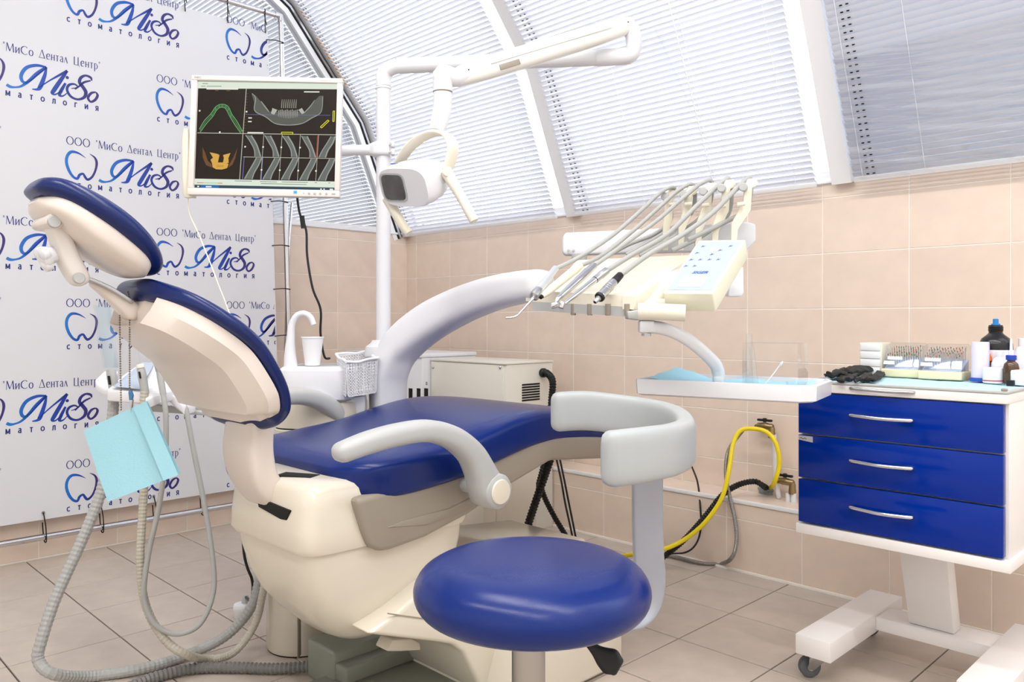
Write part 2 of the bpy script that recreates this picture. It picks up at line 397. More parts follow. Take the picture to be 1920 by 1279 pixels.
# --- sloping glazing on the window side: panes between posts
POSTS = [(-.02, .055), (1.275, 1.345), (2.535, 2.605), (3.80, 3.87), (5.06, 5.13)]
def pr_off(d):
    """inner line pushed d into the room"""
    out = []
    for i, (y, z) in enumerate(PR):
        a, b = PR[max(i-1, 0)], PR[min(i+1, len(PR)-1)]; t = Vector((b[0]-a[0], b[1]-a[1])).normalized(); n = Vector((-t.y, -t.x)) if False else Vector((-t.y, t.x))
        out.append((y+n.x*d, z+n.y*d))
    return out
def bar_along(x0, x1, d0, d1):
    """post with the bend of the glazing, from depth d0 to d1 (negative = outside)"""
    A, B = pr_off(d0), pr_off(d1); v, f = [], []
    for (ya, za), (yb, zb) in zip(A, B): v += [(x0, ya, za), (x1, ya, za), (x1, yb, zb), (x0, yb, zb)]
    n = len(A)
    for i in range(n-1):
        for k in range(4): l = (k+1) % 4; f.append((4*i+k, 4*i+l, 4*i+4+l, 4*i+4+k))
    f += [(0, 1, 2, 3), (4*n-1, 4*n-2, 4*n-3, 4*n-4)]
    return v, f
wi = 1
for k, (a, b) in enumerate(POSTS): struct(mk('trim_%d' % (5+k), bar_along(a, b, -.06, .04), M_paint, ang=20))
for k in range(4):
    x0, x1 = POSTS[k][1], POSTS[k+1][0]; wn = 'window_%d' % wi; wi += 1
    A = pr_off(-.045)
    w = struct(mk(wn, [box((x0, -.005, ZT+.008), (x1, .06, ZT+.04)), bar_along(x0, x0+.03, -.06, -.03), bar_along(x1-.03, x1, -.06, -.03)], M_paint, sm=False))
    for i in range(len(A)-1):
        (ya, za), (yb, zb) = A[i], A[i+1]
        mk('pane', quad((x0, ya, za), (x1, ya, za), (x1, yb, zb), (x0, yb, zb)), M_glass, w, sm=False)
    for i in (1, 2):
        y, z = pr_off(-.035)[i]; mk('glazing_bar', box((x0, y-.008, z-.008), (x1, y+.008, z+.008), .002), M_paint, w)
# --- gable end: one big dark-sealed pane above the left tiled wall
gp = [(-.004, YE, ZT+.008)]+[(-.004, y, z) for y, z in PR[::-1]][1:] if False else None
gab = struct(mk('window_5', box((-.05, YE, ZT+.006), (.0, -.01, ZT+.03), .003), M_paint))
mk('pane', ([Vector((-.02, y, z)) for y, z in [(YE, ZT+.02)]+PR+[(YE, ZC)]], [tuple(range(6))]), M_gable, gab, sm=False)
def arch_strip(d0, d1, x0, x1):
    A, B = pr_off(d0), pr_off(d1); v, f = [], []
    for (ya, za), (yb, zb) in zip(A, B): v += [(x0, ya, za), (x1, ya, za), (x1, yb, zb), (x0, yb, zb)]
    for i in range(len(A)-1):
        for k in range(4): l = (k+1) % 4; f.append((4*i+k, 4*i+l, 4*i+4+l, 4*i+4+k))
    n = len(A); f += [(0, 1, 2, 3), (4*n-1, 4*n-2, 4*n-3, 4*n-4)]
    return v, f
mk('seal', arch_strip(.047, .056, -.01, .012), M_black, gab, ang=20)
mk('seal', arch_strip(.068, .076, -.01, .008), M_black, gab, ang=20)
mk('frame', arch_strip(.056, .068, -.012, .018), M_alu, gab, ang=20)
mk('frame', arch_strip(.076, .105, -.012, .006), M_paint, gab, ang=20)
# bits of yellowed mounting foam squeezed out beside the first post
Mf = mat('mounting_foam', rgb(206, 150, 70), .9, bump=.5, bscale=60)
A = pr_off(.046); fo = []
for s, e in ((.30, .72), (.86, .95)):
    P = [];
    for i in range(9):
        t = s+(e-s)*i/8; (ya, za), (yb, zb) = A[1], A[2]; P.append((.056+.004*math.sin(i*2.3), ya+(yb-ya)*t, za+(zb-za)*t, .004+.003*abs(math.sin(i*1.7))))
    fo.append(tube(P, .005, 6, 3))
mk('foam', fo, Mf, gab)

# --- venetian blinds, one per bay
BL = pr_off(.062)
def bl_at(s):
    """point, slope angle at arc length s up the blind"""
    for (ya, za), (yb, zb) in zip(BL, BL[1:]):
        l = math.hypot(yb-ya, zb-za)
        if s <= l: t = s/l; return ya+(yb-ya)*t, za+(zb-za)*t, math.atan2(zb-za, -(yb-ya))
        s -= l
    return None
PITCH, SW = .0215, .0125
def blind(x0, x1, s0, s1, label, tilt, cords, notch):
    y, z, a = bl_at(s0); root = thing('venetian_blind', label, 'blind', ((x0+x1)/2, y, z-.01), 'venetian blinds on the sloping windows')
    hw = (x1-x0)/2
    def sect(k): return [(-SW, -.0), (-SW*.5, .0016), (0, .0022), (SW*.5, .0016), (SW, 0)]
    P = sect(0); v, f = [], []
    for sx in (-hw, hw):
        for q, h in P: v.append((sx, q, h))
        for q, h in P: v.append((sx, q, h-.0006))
    for i in range(4): f += [(i, i+1, 11+i, 10+i), (5+i, 15+i, 16+i, 6+i)]
    f += [(0, 10, 15, 5), (4, 9, 19, 14), (0, 5, 6, 7, 8, 9, 4, 3, 2, 1), (10, 11, 12, 13, 14, 19, 18, 17, 16, 15)]
    first = None; s = s0; no = []
    while s < s1:
        q = bl_at(s)
        if q is None: break
        y, z, a = q; loc = ((x0+x1)/2, y, z)
        if first is None:
            first = mk('slat', (v, f), M_slat, root, ang=60, origin=(0, 0, 0)); o = first; o.location = Vector(loc)-WO[root.name]; WO[o.name] = Vector(loc)
        else: o = inst(first, loc, root, 'slat')
        o.rotation_euler = (-(a-tilt)+PI, 0, 0) if False else (PI-a+tilt, 0, 0)
        d = Vector((0, math.cos(PI-a+tilt), math.sin(PI-a+tilt))); n = Vector((0, -d.z, d.y))
        for xx in notch:
            c = Vector((xx, y, z)); no.append(obox(c, X_, d, n, .0045, .002, .003))
        s += PITCH
    if no: mk('cord_notch', no, M_dark, root, sm=False)['kind'] = 'stuff'
    for xx in cords:
        P = []; t = s0
        while t < s:
            q = bl_at(t)
            if q: P.append((xx, q[0]-.008, q[1]-.008))
            t += .06
        mk('ladder_cord', tube(P, .0009, 5, 2), M_paint, root)
    y, z, a = bl_at(max(s0-.016, 0.0)); mk('bottom_rail', obox(((x0+x1)/2, y, z), X_, (0, -math.cos(a), math.sin(a)), (0, math.sin(a), math.cos(a)), hw, .009, .006, .002), M_paint, root)
    return root
b1 = blind(.075, 1.235, .03, 2.1, 'white venetian blind in the bay nearest the glass gable', .66, [.14, .42, .80, 1.16], [.10, .125])
b2 = blind(1.355, 2.49, .03, 2.1, 'white venetian blind in the middle bay behind the hose rack', .66, [1.40, 1.75, 2.1, 2.42], [1.405, 1.43])
b3 = blind(2.625, 3.77, .03, 2.1, 'greyish venetian blind in the bay above the drawer cart', .42, [2.66, 2.86, 3.2, 3.6], [2.675, 2.695])
# wand and pull cord of the middle blind
q0, q1 = bl_at(.02), bl_at(.9)
mk('pull_cord', rod((2.115, q1[0]-.03, q1[1]), (2.115, q0[0]-.06, 1.44), .0022, 6), M_paint, b2)
mk('wand', rod((2.085, q1[0]-.01, q1[1]-.22), (2.10, q0[0]-.12, 1.64), .004, 8), M_clear, b2)
# crumpled clear film taped over the lower part of the right blind
M_film = glass_mat('crumpled_film', (.96, .96, .965, 1), .14, .06)
v, f = [], []; nx, ns = 150, 60; rr = random.Random(3); FO = pr_off(.080)
(ya, za), (yb, zb) = FO[0], FO[1]
wv_ = [(rr.uniform(6, 26), rr.uniform(45, 190), rr.uniform(0, 6.3), rr.uniform(.3, 1.)) for _ in range(14)]
for j in range(ns):
    t = j/(ns-1)*.62
    for i in range(nx):
        x = 2.625+1.16*i/(nx-1); k = sum(a*math.sin(p*x+q*t*.68+h+1.5*math.sin(3*x+h)) for p, q, h, a in wv_)*.0010*(1-1.1*t)
        v.append((x, ya+(yb-ya)*t+k, za+(zb-za)*t+.014+k*.3))
for j in range(ns-1):
    for i in range(nx-1):
        a = j*nx+i; f.append((a, a+1, a+nx+1, a+nx))
tag(mk('plastic_film', (v, f), M_film, ang=180), 'crumpled clear plastic film over the lower right-hand blind', 'film')
# unseen sheet behind that bay's glass, made translucent so its blind is softly lit
struct(mk('trim_10', bar_along(2.61, 3.795, -.075, -.065), translucent_mat('window_diffuser', rgb(222, 225, 230), .7, .7), ang=20))

# --- daylight outside: a far apartment block seen through the gable
Mb = mat('far_facade', rgb(226, 222, 218), .9); Mbw = mat('far_window', rgb(120, 126, 136), .3); Mg = mat('snowy_ground', rgb(230, 232, 236), .9)
struct(mk('ground_outside', box((-140, -60, -12.3), (-2, 120, -12)), Mg, sm=False))
def block(x, y0, y1, zt, label, ny, nz):
    r = thing('apartment_block', label, 'building', (x, (y0+y1)/2, -12), 'far apartment blocks')
    mk('wall', box((x-12, y0, -12), (x, y1, zt)), Mb, r, sm=False)
    dy = (y1-y0)/ny; dz = (zt+12)/nz; first = None
    for i in range(ny):
        for j in range(nz):
            c = (x+.02, y0+dy*(i+.5), -12+dz*(j+.5))
            if first is None: first = mk('window', box((x-.05, c[1]-dy*.26, c[2]-dz*.27), (x+.05, c[1]+dy*.26, c[2]+dz*.27)), Mbw, r, sm=False)
            else: inst(first, c, r, 'window')
    mk('roof', box((x-12.2, y0-.2, zt), (x+.2, y1+.2, zt+.5)), Mb, r, sm=False)
block(-70, 50, 78, 13, 'pale far apartment block seen low through the gable glass beside the monitor', 9, 8)
block(-95, 88, 112, 16, 'paler farther apartment block behind the lamp pole in the gable glass', 8, 9)

# --- ceiling fittings that carry the lamps
Mtube = mat('lit_tube', rgb(255, 250, 240), .5, emit=(1, .97, .92, 1), estr=6.)
for k, (lx, ly) in enumerate(LAMPS):
    r = thing('fluorescent_fitting', 'fluorescent ceiling fitting, %s in the %s row' % (('left', 'middle', 'right')[k % 3], ('rear', 'front')[k//3]), 'ceiling lamp', (lx, ly, LAMP_Z-.03), 'ceiling fittings')
    mk('housing', box((lx-.62, ly-.10, ZC-.05), (lx+.62, ly+.10, ZC), .006), M_paint, r)
    for s in (-.05, .05): mk('tube', rod((lx-.58, ly+s, LAMP_Z), (lx+.58, ly+s, LAMP_Z), .013, 10), Mtube, r)
# ================================================================ BANNER WALL
BX = .30
bn = thing('press_banner', 'white press-wall banner printed with repeated blue dental logos, hung by the gable wall', 'banner', (BX, -2.0, .163))
mk('fabric', prism([(BX, -2.95, .163), (BX, -.972, .163), (BX, -1.037, 2.288), (BX, -2.95, 2.288)], (-.0012, 0, 0)), M_banner, bn, sm=False)
def bedge(z): return -.972-(.065)*(z-.163)/2.125
# one logo drawn in the pixels of a close view of the photograph, slant taken out
KX, KZ = .00068, .00069
def lg(P): return [((x-367)*KX, -(y-.11*(x-367)-1045)*KZ, w*.00069) for x, y, w in P]
S = [[(738,905,5),(690,900,8),(640,918,9),(614,962,9),(622,997,8),(650,995,5),(692,955,4),(735,912,4)],
     [(543,1020,8),(560,1030,8),(585,1031,5),(615,1022,6),(652,990,8),(692,945,9),(740,904,7)],
     [(740,905,4),(730,955,9),(708,1018,11),(694,1033,7),(668,1034,3)],
     [(698,1026,3),(760,975,4),(848,914,8)],
     [(848,914,5),(818,962,10),(778,1030,11),(768,1048,7),(786,1053,4),(818,1030,3)],
     [(838,985,6),(815,1030,9),(806,1056,7),(826,1058,4),(848,1038,2)],
     [(978,958,3),(972,940,7),(945,931,6),(920,945,8),(912,972,9),(930,998,10),(946,1028,10),(936,1058,8),(902,1072,6),(866,1058,7),(846,1022,7),(856,994,7),(884,986,5),(902,1000,4),(888,1016,3)],
     [(868,1012,2),(900,1004,4),(935,972,6),(972,958,4)],
     [(1000,1022,4),(975,1030,7),(958,1058,7),(972,1080,6),(996,1068,7),(1010,1040,7),(1000,1022,4)]]
script2 = join2([stroke2(lg(s)) for s in S]+[([((847-367)*KX+.0062*math.cos(a*PI/5), -(952-.11*480-1045)*KZ+.0062*math.sin(a*PI/5)) for a in range(10)], [tuple(range(10))])])
tooth2 = stroke2(lg([(470,894,1),(432,868,5),(395,861,8),(373,884,8),(368,922,8),(380,966,8),(402,1002,7),(425,1014,7),(437,993,7),(456,986,6),(468,1006,7),(482,1019,7),(506,1002,6),(524,962,6),(530,920,7),(519,890,5),(492,870,1)]))
GS, GN = glyphs(.06, .028, .70), glyphs(.085, .08, .80, True)
def word(): return [pen('ООО', GS, .033, .086), pen('"МиСо', GS, .033, .101), pen('Дентал', GS, .033, .100), pen('Центр"', GS, .033, .098)]
wx = [0, .108, .227, .349]
line1 = join2([([(p[0]+x, p[1]+.156) for p in g[0]], g[1]) for g, x in zip(word(), wx)])
let = []
for i, ch_ in enumerate('стоматология'):
    g = pen(ch_, GN, .0245); w = max(p[0] for p in g[0]); let.append(([(p[0]-w/2+.008+i*.0388, p[1]-.011) for p in g[0]], g[1]))
line3 = join2(let)
def clip(g, ymax_fn, y0, z0):
    """cut a drawing at the banner's right edge"""
    bm = bmesh.new(); vv = [bm.verts.new((p[0], p[1], 0)) for p in g[0]]
    for q in g[1]:
        try: bm.faces.new([vv[i] for i in q])
        except ValueError: pass
    e = ymax_fn(z0)-y0-.006
    bmesh.ops.bisect_plane(bm, geom=list(bm.verts)+list(bm.edges)+list(bm.faces), plane_co=(e, 0, 0), plane_no=(1, .03, 0), clear_outer=True)
    v, f = _bm(bm); return [(p.x, p.y) for p in v], f
full = {}
def logo(y0, z0):
    cut = y0+.46 > bedge(z0)
    lz = .0006
    for nm, g, m in (('tooth_emblem', tooth2, M_logo), ('script_lettering', script2, M_logo), ('company_lettering', line1, M_ink), ('caption_lettering', line3, M_ink)):
        if cut:
            g = clip(g, bedge, y0, z0)
            if not g[1]: continue
            o = mk(nm, place2(g, (BX+lz, y0, z0), Y_, Z_), m, bn, sm=False)
            if 'lettering' in nm: o['kind'] = 'stuff'
        elif nm in full:
            src, (sy, sz) = full[nm]; o = inst(src, WO[src.name]+Vector((0, y0-sy, z0-sz)), bn, nm)
        else:
            full[nm] = (mk(nm, place2(g, (BX+lz, y0, z0), Y_, Z_), m, bn, sm=False), (y0, z0))
            if 'lettering' in nm: full[nm][0]['kind'] = 'stuff'
for z in (2.117, 1.467, .828, .19):
    logo(-1.892, z); logo(-1.238, z); logo(-2.56, z)
for z in (1.785, 1.135, .515): logo(-1.545, z); logo(-2.215, z)
for y, z in ((-1.973, .19), (-1.767, .19), (-1.558, .19), (-1.354, .19), (-1.15, .19), (-2.2, .19)):
    mk('eyelet', lathe([(.006, 0), (.006, .003), (.003, .003)], (BX+.0006, y, z), (1, 0, 0), 10), M_steel, bn)
    mk('elastic_loop', tube([(BX+.004, y, z), (BX+.02, y+.004, z-.05), (BX+.012, y+.008, z-.11), (BX-.012, y+.006, z-.108), (BX-.01, y, z-.04)], .0024, 6, 4), M_black, bn)
for y, z in ((-1.425, 2.27), (-1.232, 2.27), (-1.051, 2.27), (-1.63, 2.27), (-1.85, 2.27)):
    mk('elastic_loop', tube([(BX+.003, y, z), (BX+.015, y-.008, z+.05), (BX+.012, y-.006, z+.105), (BX-.012, y, z+.105), (BX+.003, y+.006, z+.04)], .0024, 6, 4), M_black, bn)
for z in (2.24, 1.87, 1.489, 1.282, 1.077, .857, .6, .4):
    ye = bedge(z); mk('elastic_loop', tube([(BX+.003, ye-.012, z), (BX+.017, ye+.03, z+.004), (BX+.016, ye+.07, z+.002), (BX-.016, ye+.07, z)], .0024, 6, 4), M_black, bn)
st = thing('banner_stand', 'chrome pipe stand that carries the white banner', 'stand', (BX, -2.0, 0))
yt, yb = -.972, -.905
mk('upright', tube([(BX, yt, 2.37), (BX, yb, .0)], .0125, 12, 1), M_chrome, st)
mk('upright', tube([(BX, -3.02, 2.37), (BX, -3.02, .0)], .0125, 12, 1), M_chrome, st)
mk('top_rail', tube([(BX, -3.02, 2.37), (BX, yt, 2.37)], .0125, 12, 1), M_chrome, st)
mk('bottom_rail', tube([(BX, -3.02, .095), (BX, yb, .095)], .0125, 12, 1), M_chrome, st)
mk('corner_joint', tube([(BX, yt-.03, 2.37), (BX, yt, 2.37), (BX, yt, 2.34)], .0155, 12, 1), M_chrome, st)
mk('brace_pole', tube([W(548, 380, x=.16), W(541, 480, x=.17), W(534, 760, x=.24), (XL+.015, -.92, .0)], .008, 10, 3), M_chrome, st)
# ================================================================ DENTAL CHAIR
CX = 2.06
ch = thing('dental_chair', 'blue vinyl dental chair with cream body, reclined beside the round stool', 'dental chair', (2.2, -1.4, 0))
def pad(st, up_fn=None, n=40, e=5):
    """cushion: stations (y, z, half width, half thickness) with the section square to the path"""
    Q = crom(st, 6); S = []
    for i, q in enumerate(Q):
        a, b = Q[max(i-1, 0)], Q[min(i+1, len(Q)-1)]; t = Vector((0, b[0]-a[0], b[1]-a[1])).normalized(); up = Vector((0, -t.z, t.y))
        S.append((Vector((CX, q[0], q[1])), X_, up, max(q[2], .004), max(q[3], .002), e))
    return loft(S, n)
# --- seat and leg cushion
seat = [(-1.905, .578, .12, .012), (-1.90, .578, .19, .028), (-1.88, .578, .24, .042), (-1.84, .581, .272, .050), (-1.76, .586, .287, .053), (-1.60, .603, .290, .053),
        (-1.47, .630, .288, .053), (-1.36, .648, .284, .052), (-1.26, .648, .278, .050), (-1.12, .632, .268, .047), (-.97, .610, .25, .045), (-.82, .588, .22, .041), (-.74, .577, .18, .034), (-.715, .573, .12, .018)]
mk('seat_cushion', pad(seat, e=6), M_blue, ch)
# --- grey-brown seat pan below the cushion
P = [W(*q, x=2.335) for q in [(668, 938), (780, 905), (880, 880), (990, 826), (1040, 815), (1160, 822), (1240, 826), (1240, 842), (1140, 860), (1035, 864), (962, 908), (880, 965), (800, 1008), (735, 1032), (712, 1036), (694, 1026), (684, 1000)]]
v, f = prism(P, (-.555, 0, 0), .012, 3); mk('seat_pan', (v, f), M_taupe, ch, ang=30)
P = [W(*q, x=2.338) for q in [(727, 990), (760, 975), (840, 955), (950, 900), (960, 902), (870, 960), (800, 985)]]
mk('pan_flute', prism(P, (-.006, 0, 0), .004, 2), M_taupe, ch)
# --- body under the seat
def rsec(z, x0, x1, y0, y1, e=9): return (Vector(((x0+x1)/2, (y0+y1)/2, z)), X_, Y_, (x1-x0)/2, (y1-y0)/2, e)
up_ = [rsec(.588, 2.0, 2.25, -1.95, -1.59, 7), rsec(.586, 1.975, 2.28, -1.975, -1.57), rsec(.58, 1.96, 2.297, -1.992, -1.56), rsec(.57, 1.953, 2.305, -2.0, -1.555), rsec(.54, 1.948, 2.311, -2.006, -1.552), rsec(.49, 1.943, 2.316, -2.011, -1.55), rsec(.455, 1.94, 2.318, -2.013, -1.55), rsec(.443, 1.945, 2.314, -2.006, -1.555)]
mk('upper_body', loft(up_, 56), M_cream, ch, ang=50)
lo_ = [rsec(.443, 1.952, 2.306, -1.997, -1.56), rsec(.41, 1.956, 2.306, -1.993, -1.56, 8), rsec(.36, 1.965, 2.303, -1.982, -1.57, 7), rsec(.31, 1.985, 2.296, -1.962, -1.59, 6), rsec(.27, 2.015, 2.286, -1.935, -1.62, 5), rsec(.235, 2.05, 2.268, -1.90, -1.66, 3.5), rsec(.212, 2.09, 2.24, -1.86, -1.70, 3), rsec(.203, 2.12, 2.21, -1.83, -1.74, 2.5)]
mk('lower_body', loft(lo_, 56), M_cream, ch, ang=50)
# slots where the backrest bracket enters
mk('bracket_slot', prism([W(*q, y=-2.011) for q in [(482, 938), (492, 937), (543, 958), (536, 976), (525, 974), (484, 951)]], (0, .02, 0), .002), M_dark, ch)
mk('bracket_slot', obox((2.17, -1.945, .5855), (1, .5, 0), (-.5, 1, 0), Z_, .045, .02, .004, .002), M_dark, ch)
# --- lifting arm and foot box
P = [W(*q, x=2.35) for q in [(690, 1190), (745, 1150), (800, 1100), (960, 1030), (1100, 1010), (1130, 1160), (930, 1300), (905, 1300), (870, 1225), (850, 1210), (820, 1205)]]
mk('lift_arm', prism(P, (-.30, 0, 0), .010, 3), M_cream, ch, ang=30)
P = [(2.445, -1.56, .005), (2.445, -1.127, .005), (2.445, -1.127, .20), (2.445, -1.14, .23), (2.445, -1.17, .26), (2.445, -1.45, .30)]
mk('foot_box', prism(P, (-.45, 0, 0), .012, 3), M_cream, ch, ang=30)
P = [W(728, 1150, x=2.352), W(860, 1168, x=2.352), W(860, 1170, x=2.352), W(728, 1152, x=2.352)]
mk('panel_joint', prism(P, (-.004, 0, 0)), M_taupe, ch, sm=False)
# --- steel base with its control housing
mk('base_plate', prism([(1.985, -2.30, .0), (2.425, -2.30, .0), (2.425, -1.16, .0), (1.985, -1.16, .0)], (0, 0, .03), .008, 2), M_green, ch)
mk('control_housing', [box((1.90, -1.765, .0), (2.03, -1.45, .100), .008, 3), box((2.0, -1.76, .028), (2.075, -1.45, .072), .008, 3)], M_green, ch)
mk('pivot_lug', prism([W(*q, x=2.25) for q in [(726, 1222), (737, 1200), (772, 1198), (788, 1205), (790, 1220), (752, 1222)]], (-.05, 0, 0), .004), M_cream, ch)
mk('base_gap_shade', box((2.05, -1.53, .028), (2.38, -1.505, .034)), M_dark, ch)  # dark strip painting in the shadow gap at the plate's front
# --- armrests
def arm(x, mirror=1):
    t = [(642, 848), (690, 830), (745, 815), (800, 808), (845, 820), (880, 848), (898, 880), (908, 905), (916, 920)]
    wv = [(.024, .020), (.027, .022), (.028, .023), (.029, .024), (.030, .026), (.031, .029), (.032, .034), (.033, .040), (.033, .040)]
    P = []
    for q, (a, b) in zip(t, wv):
        p = W(*q, x=2.42)+(Vector((0, .1, .02)) if mirror < 0 else Vector()); P.append((Vector((x, p.y, p.z)), a, b))
    s = sweep(P, X_, 2.8, 24, 6); hub = W(918, 918, x=2.42)+(Vector((0, .1, .02)) if mirror < 0 else Vector())
    o = mk('armrest', [s, lathe([(.034, -.036), (.040, -.03), (.0415, 0), (.040, .03), (.036, .036)], (x, hub.y, hub.z), X_, 32)], M_grey, ch, ang=60)
    mk('hub_cap', lathe([(.028, 0), (.029, .003), (.027, .006), (.02, .007)], (x+.035*mirror, hub.y, hub.z), X_*mirror, 28), M_cream, o)
    mk('hub_shaft', rod((x-.03*mirror, hub.y, hub.z), (x-.09*mirror, hub.y, hub.z), .018, 14), M_grey, o)
    return o
arm(2.42); arm(1.72, -1)
# --- backrest: rim line of the cushion in the side view (y, z), half width
BK = [(-2.045, .690, .10), (-2.020, .705, .17), (-2.006, .74, .205), (-2.018, .79, .225), (-2.05, .845, .238), (-2.09, .900, .242), (-2.145, .945, .240), (-2.20, .985, .20), (-2.238, 1.008, .13), (-2.262, 1.018, .07)]
def layer(d, th, kw, e, extra=0, i0=0, i1=None, widen=None):
    Q = crom(BK, 6); S = []
    for i, q in enumerate(Q):
        a, b = Q[max(i-1, 0)], Q[min(i+1, len(Q)-1)]; t = Vector((0, b[0]-a[0], b[1]-a[1])).normalized(); n = Vector((0, t.z, -t.y)); n = n if n.y > 0 else -n
        k = i/(len(Q)-1); ed = min(1, (min(k, 1-k)/.07)**.5) if k not in (0, 1) else .15
        S.append((Vector((CX, q[0], q[1]))-n*d, X_, n, max(q[2]*kw*(.75+.25*ed), .004), max(th*ed, .002), e))
    return loft(S, 40)
mk('backrest_cushion', layer(.020, .024, 1., 3.2), M_navy, ch)
# moulded shell behind it, its rear face set in from the sides
Q = crom(BK, 5); v, f = [], []
ring = [(-.96, .036), (-.955, .062), (-.80, .092), (-.4, .097), (0, .098), (.4, .097), (.80, .092), (.955, .062), (.96, .036)]
for i, q in enumerate(Q):
    a, b = Q[max(i-1, 0)], Q[min(i+1, len(Q)-1)]; t = Vector((0, b[0]-a[0], b[1]-a[1])).normalized(); n = Vector((0, t.z, -t.y)); n = n if n.y > 0 else -n
    k = i/(len(Q)-1); ed = .55+.45*min(1, min(k, 1-k)/.10)
    for u, d in ring: v.append(Vector((CX+.02*k+u*q[2]*(.9+.1*ed)*(1-.22*max(0, k-.35)/.65), q[0], q[1]))-n*(.03+(d-.03)*ed)+t*(-.012 if k < .1 else -.02 if k > .9 else 0))
m_ = len(ring)
for j in range(len(Q)-1):
    for i in range(m_): k = (i+1) % m_; f.append((j*m_+i, j*m_+k, (j+1)*m_+k, (j+1)*m_+i))
f += [tuple(range(m_))[::-1], tuple((len(Q)-1)*m_+i for i in range(m_))]
mk('backrest_shell', (v, f), M_beige, ch, ang=28)
# bracket that carries the backrest
P = [(W(*c, x=2.10), a, b) for c, a, b in [((470, 770), .07, .028), ((466, 810), .073, .03), ((465, 850), .074, .032), ((476, 893), .07, .032), ((504, 930), .062, .03), ((545, 955), .055, .026)]]
mk('backrest_bracket', sweep(P, X_, 5, 32, 5), M_beige, ch)
# --- headrest
hd = mk('headrest_cushion', (lambda: (lambda Q: loft([(Vector((2.10, q[0], q[1])), X_, Vector((0, .54, .84)), q[2], q[3], 2.6) for q in Q], 36))(crom([(-2.452, 1.180, .015, .004), (-2.446, 1.180, .055, .016), (-2.42, 1.172, .09, .024), (-2.375, 1.147, .112, .029), (-2.33, 1.118, .120, .030), (-2.29, 1.087, .112, .029), (-2.257, 1.058, .088, .025), (-2.236, 1.035, .055, .016), (-2.231, 1.03, .015, .004)], 5)))(), M_navy, ch)
Q = crom([(-2.447, 1.152, .03, .006), (-2.43, 1.145, .075, .02), (-2.40, 1.128, .096, .028), (-2.35, 1.093, .105, .034), (-2.30, 1.058, .098, .03), (-2.268, 1.034, .075, .02), (-2.255, 1.022, .03, .006)], 5)
mk('headrest_shell', loft([(Vector((2.10, q[0], q[1])), X_, Vector((0, .54, .84)), q[2], q[3], 3.2) for q in Q], 36), M_beige, ch)
HX = 2.16
def hp(px, py, x=HX): return W(px, py, x=x)
mk('hinge_plate', prism([hp(*q) for q in [(106, 384), (131, 413), (114, 428), (90, 424), (84, 414)]], (-.10, 0, 0), .006, 2), M_beige, ch)
M_hw = mat('headrest_white', rgb(230, 224, 218), .35)
a_ = mk('headrest_arm', sweep([(hp(101, 415, 2.11), .028, .018), (hp(112, 445, 2.11), .028, .017), (hp(124, 478, 2.11), .028, .018), (hp(139, 508, 2.11), .028, .018), (hp(147, 521, 2.11), .026, .017)], X_, 3.5, 24, 6), M_hw, ch)
mk('pivot_disc', lathe([(.0115, 0), (.0115, .004), (.010, .006)], hp(101, 416)-X_*.0, X_, 24), M_grey, ch)
mk('pivot_disc', lathe([(.0105, 0), (.0105, .005), (.009, .007)], W(147, 522, x=2.137), X_, 24), M_grey, ch)
kn = W(92, 480, x=2.11); kd = Vector((.1, -.92, -.35)).normalized(); ks = kd.cross(X_).normalized()
kv, kf = lathe([(.012, -.035), (.015, -.02), (.016, 0), (.0165, .004)], kn-kd*.0, kd, 18)
lobes = []
for k in range(3):
    t = 2*PI*k/3+.5; d = X_*math.cos(t)+ks*math.sin(t); lobes.append(lathe([(.004, 0), (.011, .002), (.0135, .008), (.0125, .014), (.007, .018)], kn+d*.014, kd, 16))
lobes.append(lathe([(.006, 0), (.019, .002), (.021, .009), (.017, .016), (.006, .018)], kn, kd, 24))
mk('locking_knob', [(kv, kf)]+lobes, M_white, ch)
mk('headrest_bar', sweep([(W(147, 519, x=2.10), .018, .0035), (W(170, 526, x=2.10), .018, .0035), (W(205, 542, x=2.10), .018, .004), (W(243, 566, x=2.10), .018, .004)], X_, 6, 16, 4), M_steel, ch)
mk('bar_carrier', sweep([(W(175, 533, x=2.085), .012, .006), (W(210, 556, x=2.085), .02, .012), (W(246, 585, x=2.085), .024, .018)], X_, 5, 20, 4), M_beige, ch)
# ================================================================ DENTAL UNIT: column, spittoon, arc arm, pole
un = thing('dental_unit', 'white and cream dental unit with spittoon, curved arm and tall pole behind the chair', 'dental unit', (1.71, -1.665, 0))
UC = Vector((1.705, -1.665, 0))
mk('column', [lathe([(.098, .004), (.1, .012), (.1, .38), (.098, .39)], UC, Z_, 36)], M_cream, un)
mk('column_foot', lathe([(.097, 0), (.097, .006)], UC, Z_, 36), M_dark, un)
mk('column_seam', prism([W(557, 1100, d=2.155), W(559, 1100, d=2.155), W(559, 1236, d=2.155), W(557, 1236, d=2.155)], _F*.03), M_taupe, un, sm=False)
UK = 1.057      # the housing stands a little behind the foot of the column
def usec(z, a, b, e=3.2, dx=0, dy=0): return (Vector((1.607+dx, -1.539+dy, .932-(.932-z)*UK)), _R, _F, a*UK, b*UK, e)
mk('housing', loft([usec(.30, .10, .10), usec(.40, .115, .11), usec(.52, .125, .12), usec(.625, .128, .122), usec(.628, .125, .12)], 40), M_cream, un)
mk('housing_band', loft([usec(.628, .123, .118), usec(.632, .123, .118)], 40), M_dark, un, sm=False)
mk('housing_top', loft([usec(.632, .127, .121), usec(.66, .126, .12), usec(.70, .122, .118), usec(.703, .118, .112)], 40), M_cream, un)
mk('spittoon', loft([usec(.704, .098, .11, 4), usec(.712, .112, .12, 4), usec(.76, .116, .125, 4), usec(.792, .112, .12, 4), usec(.80, .102, .11, 4), usec(.802, .085, .095, 3)], 44), M_white, un)
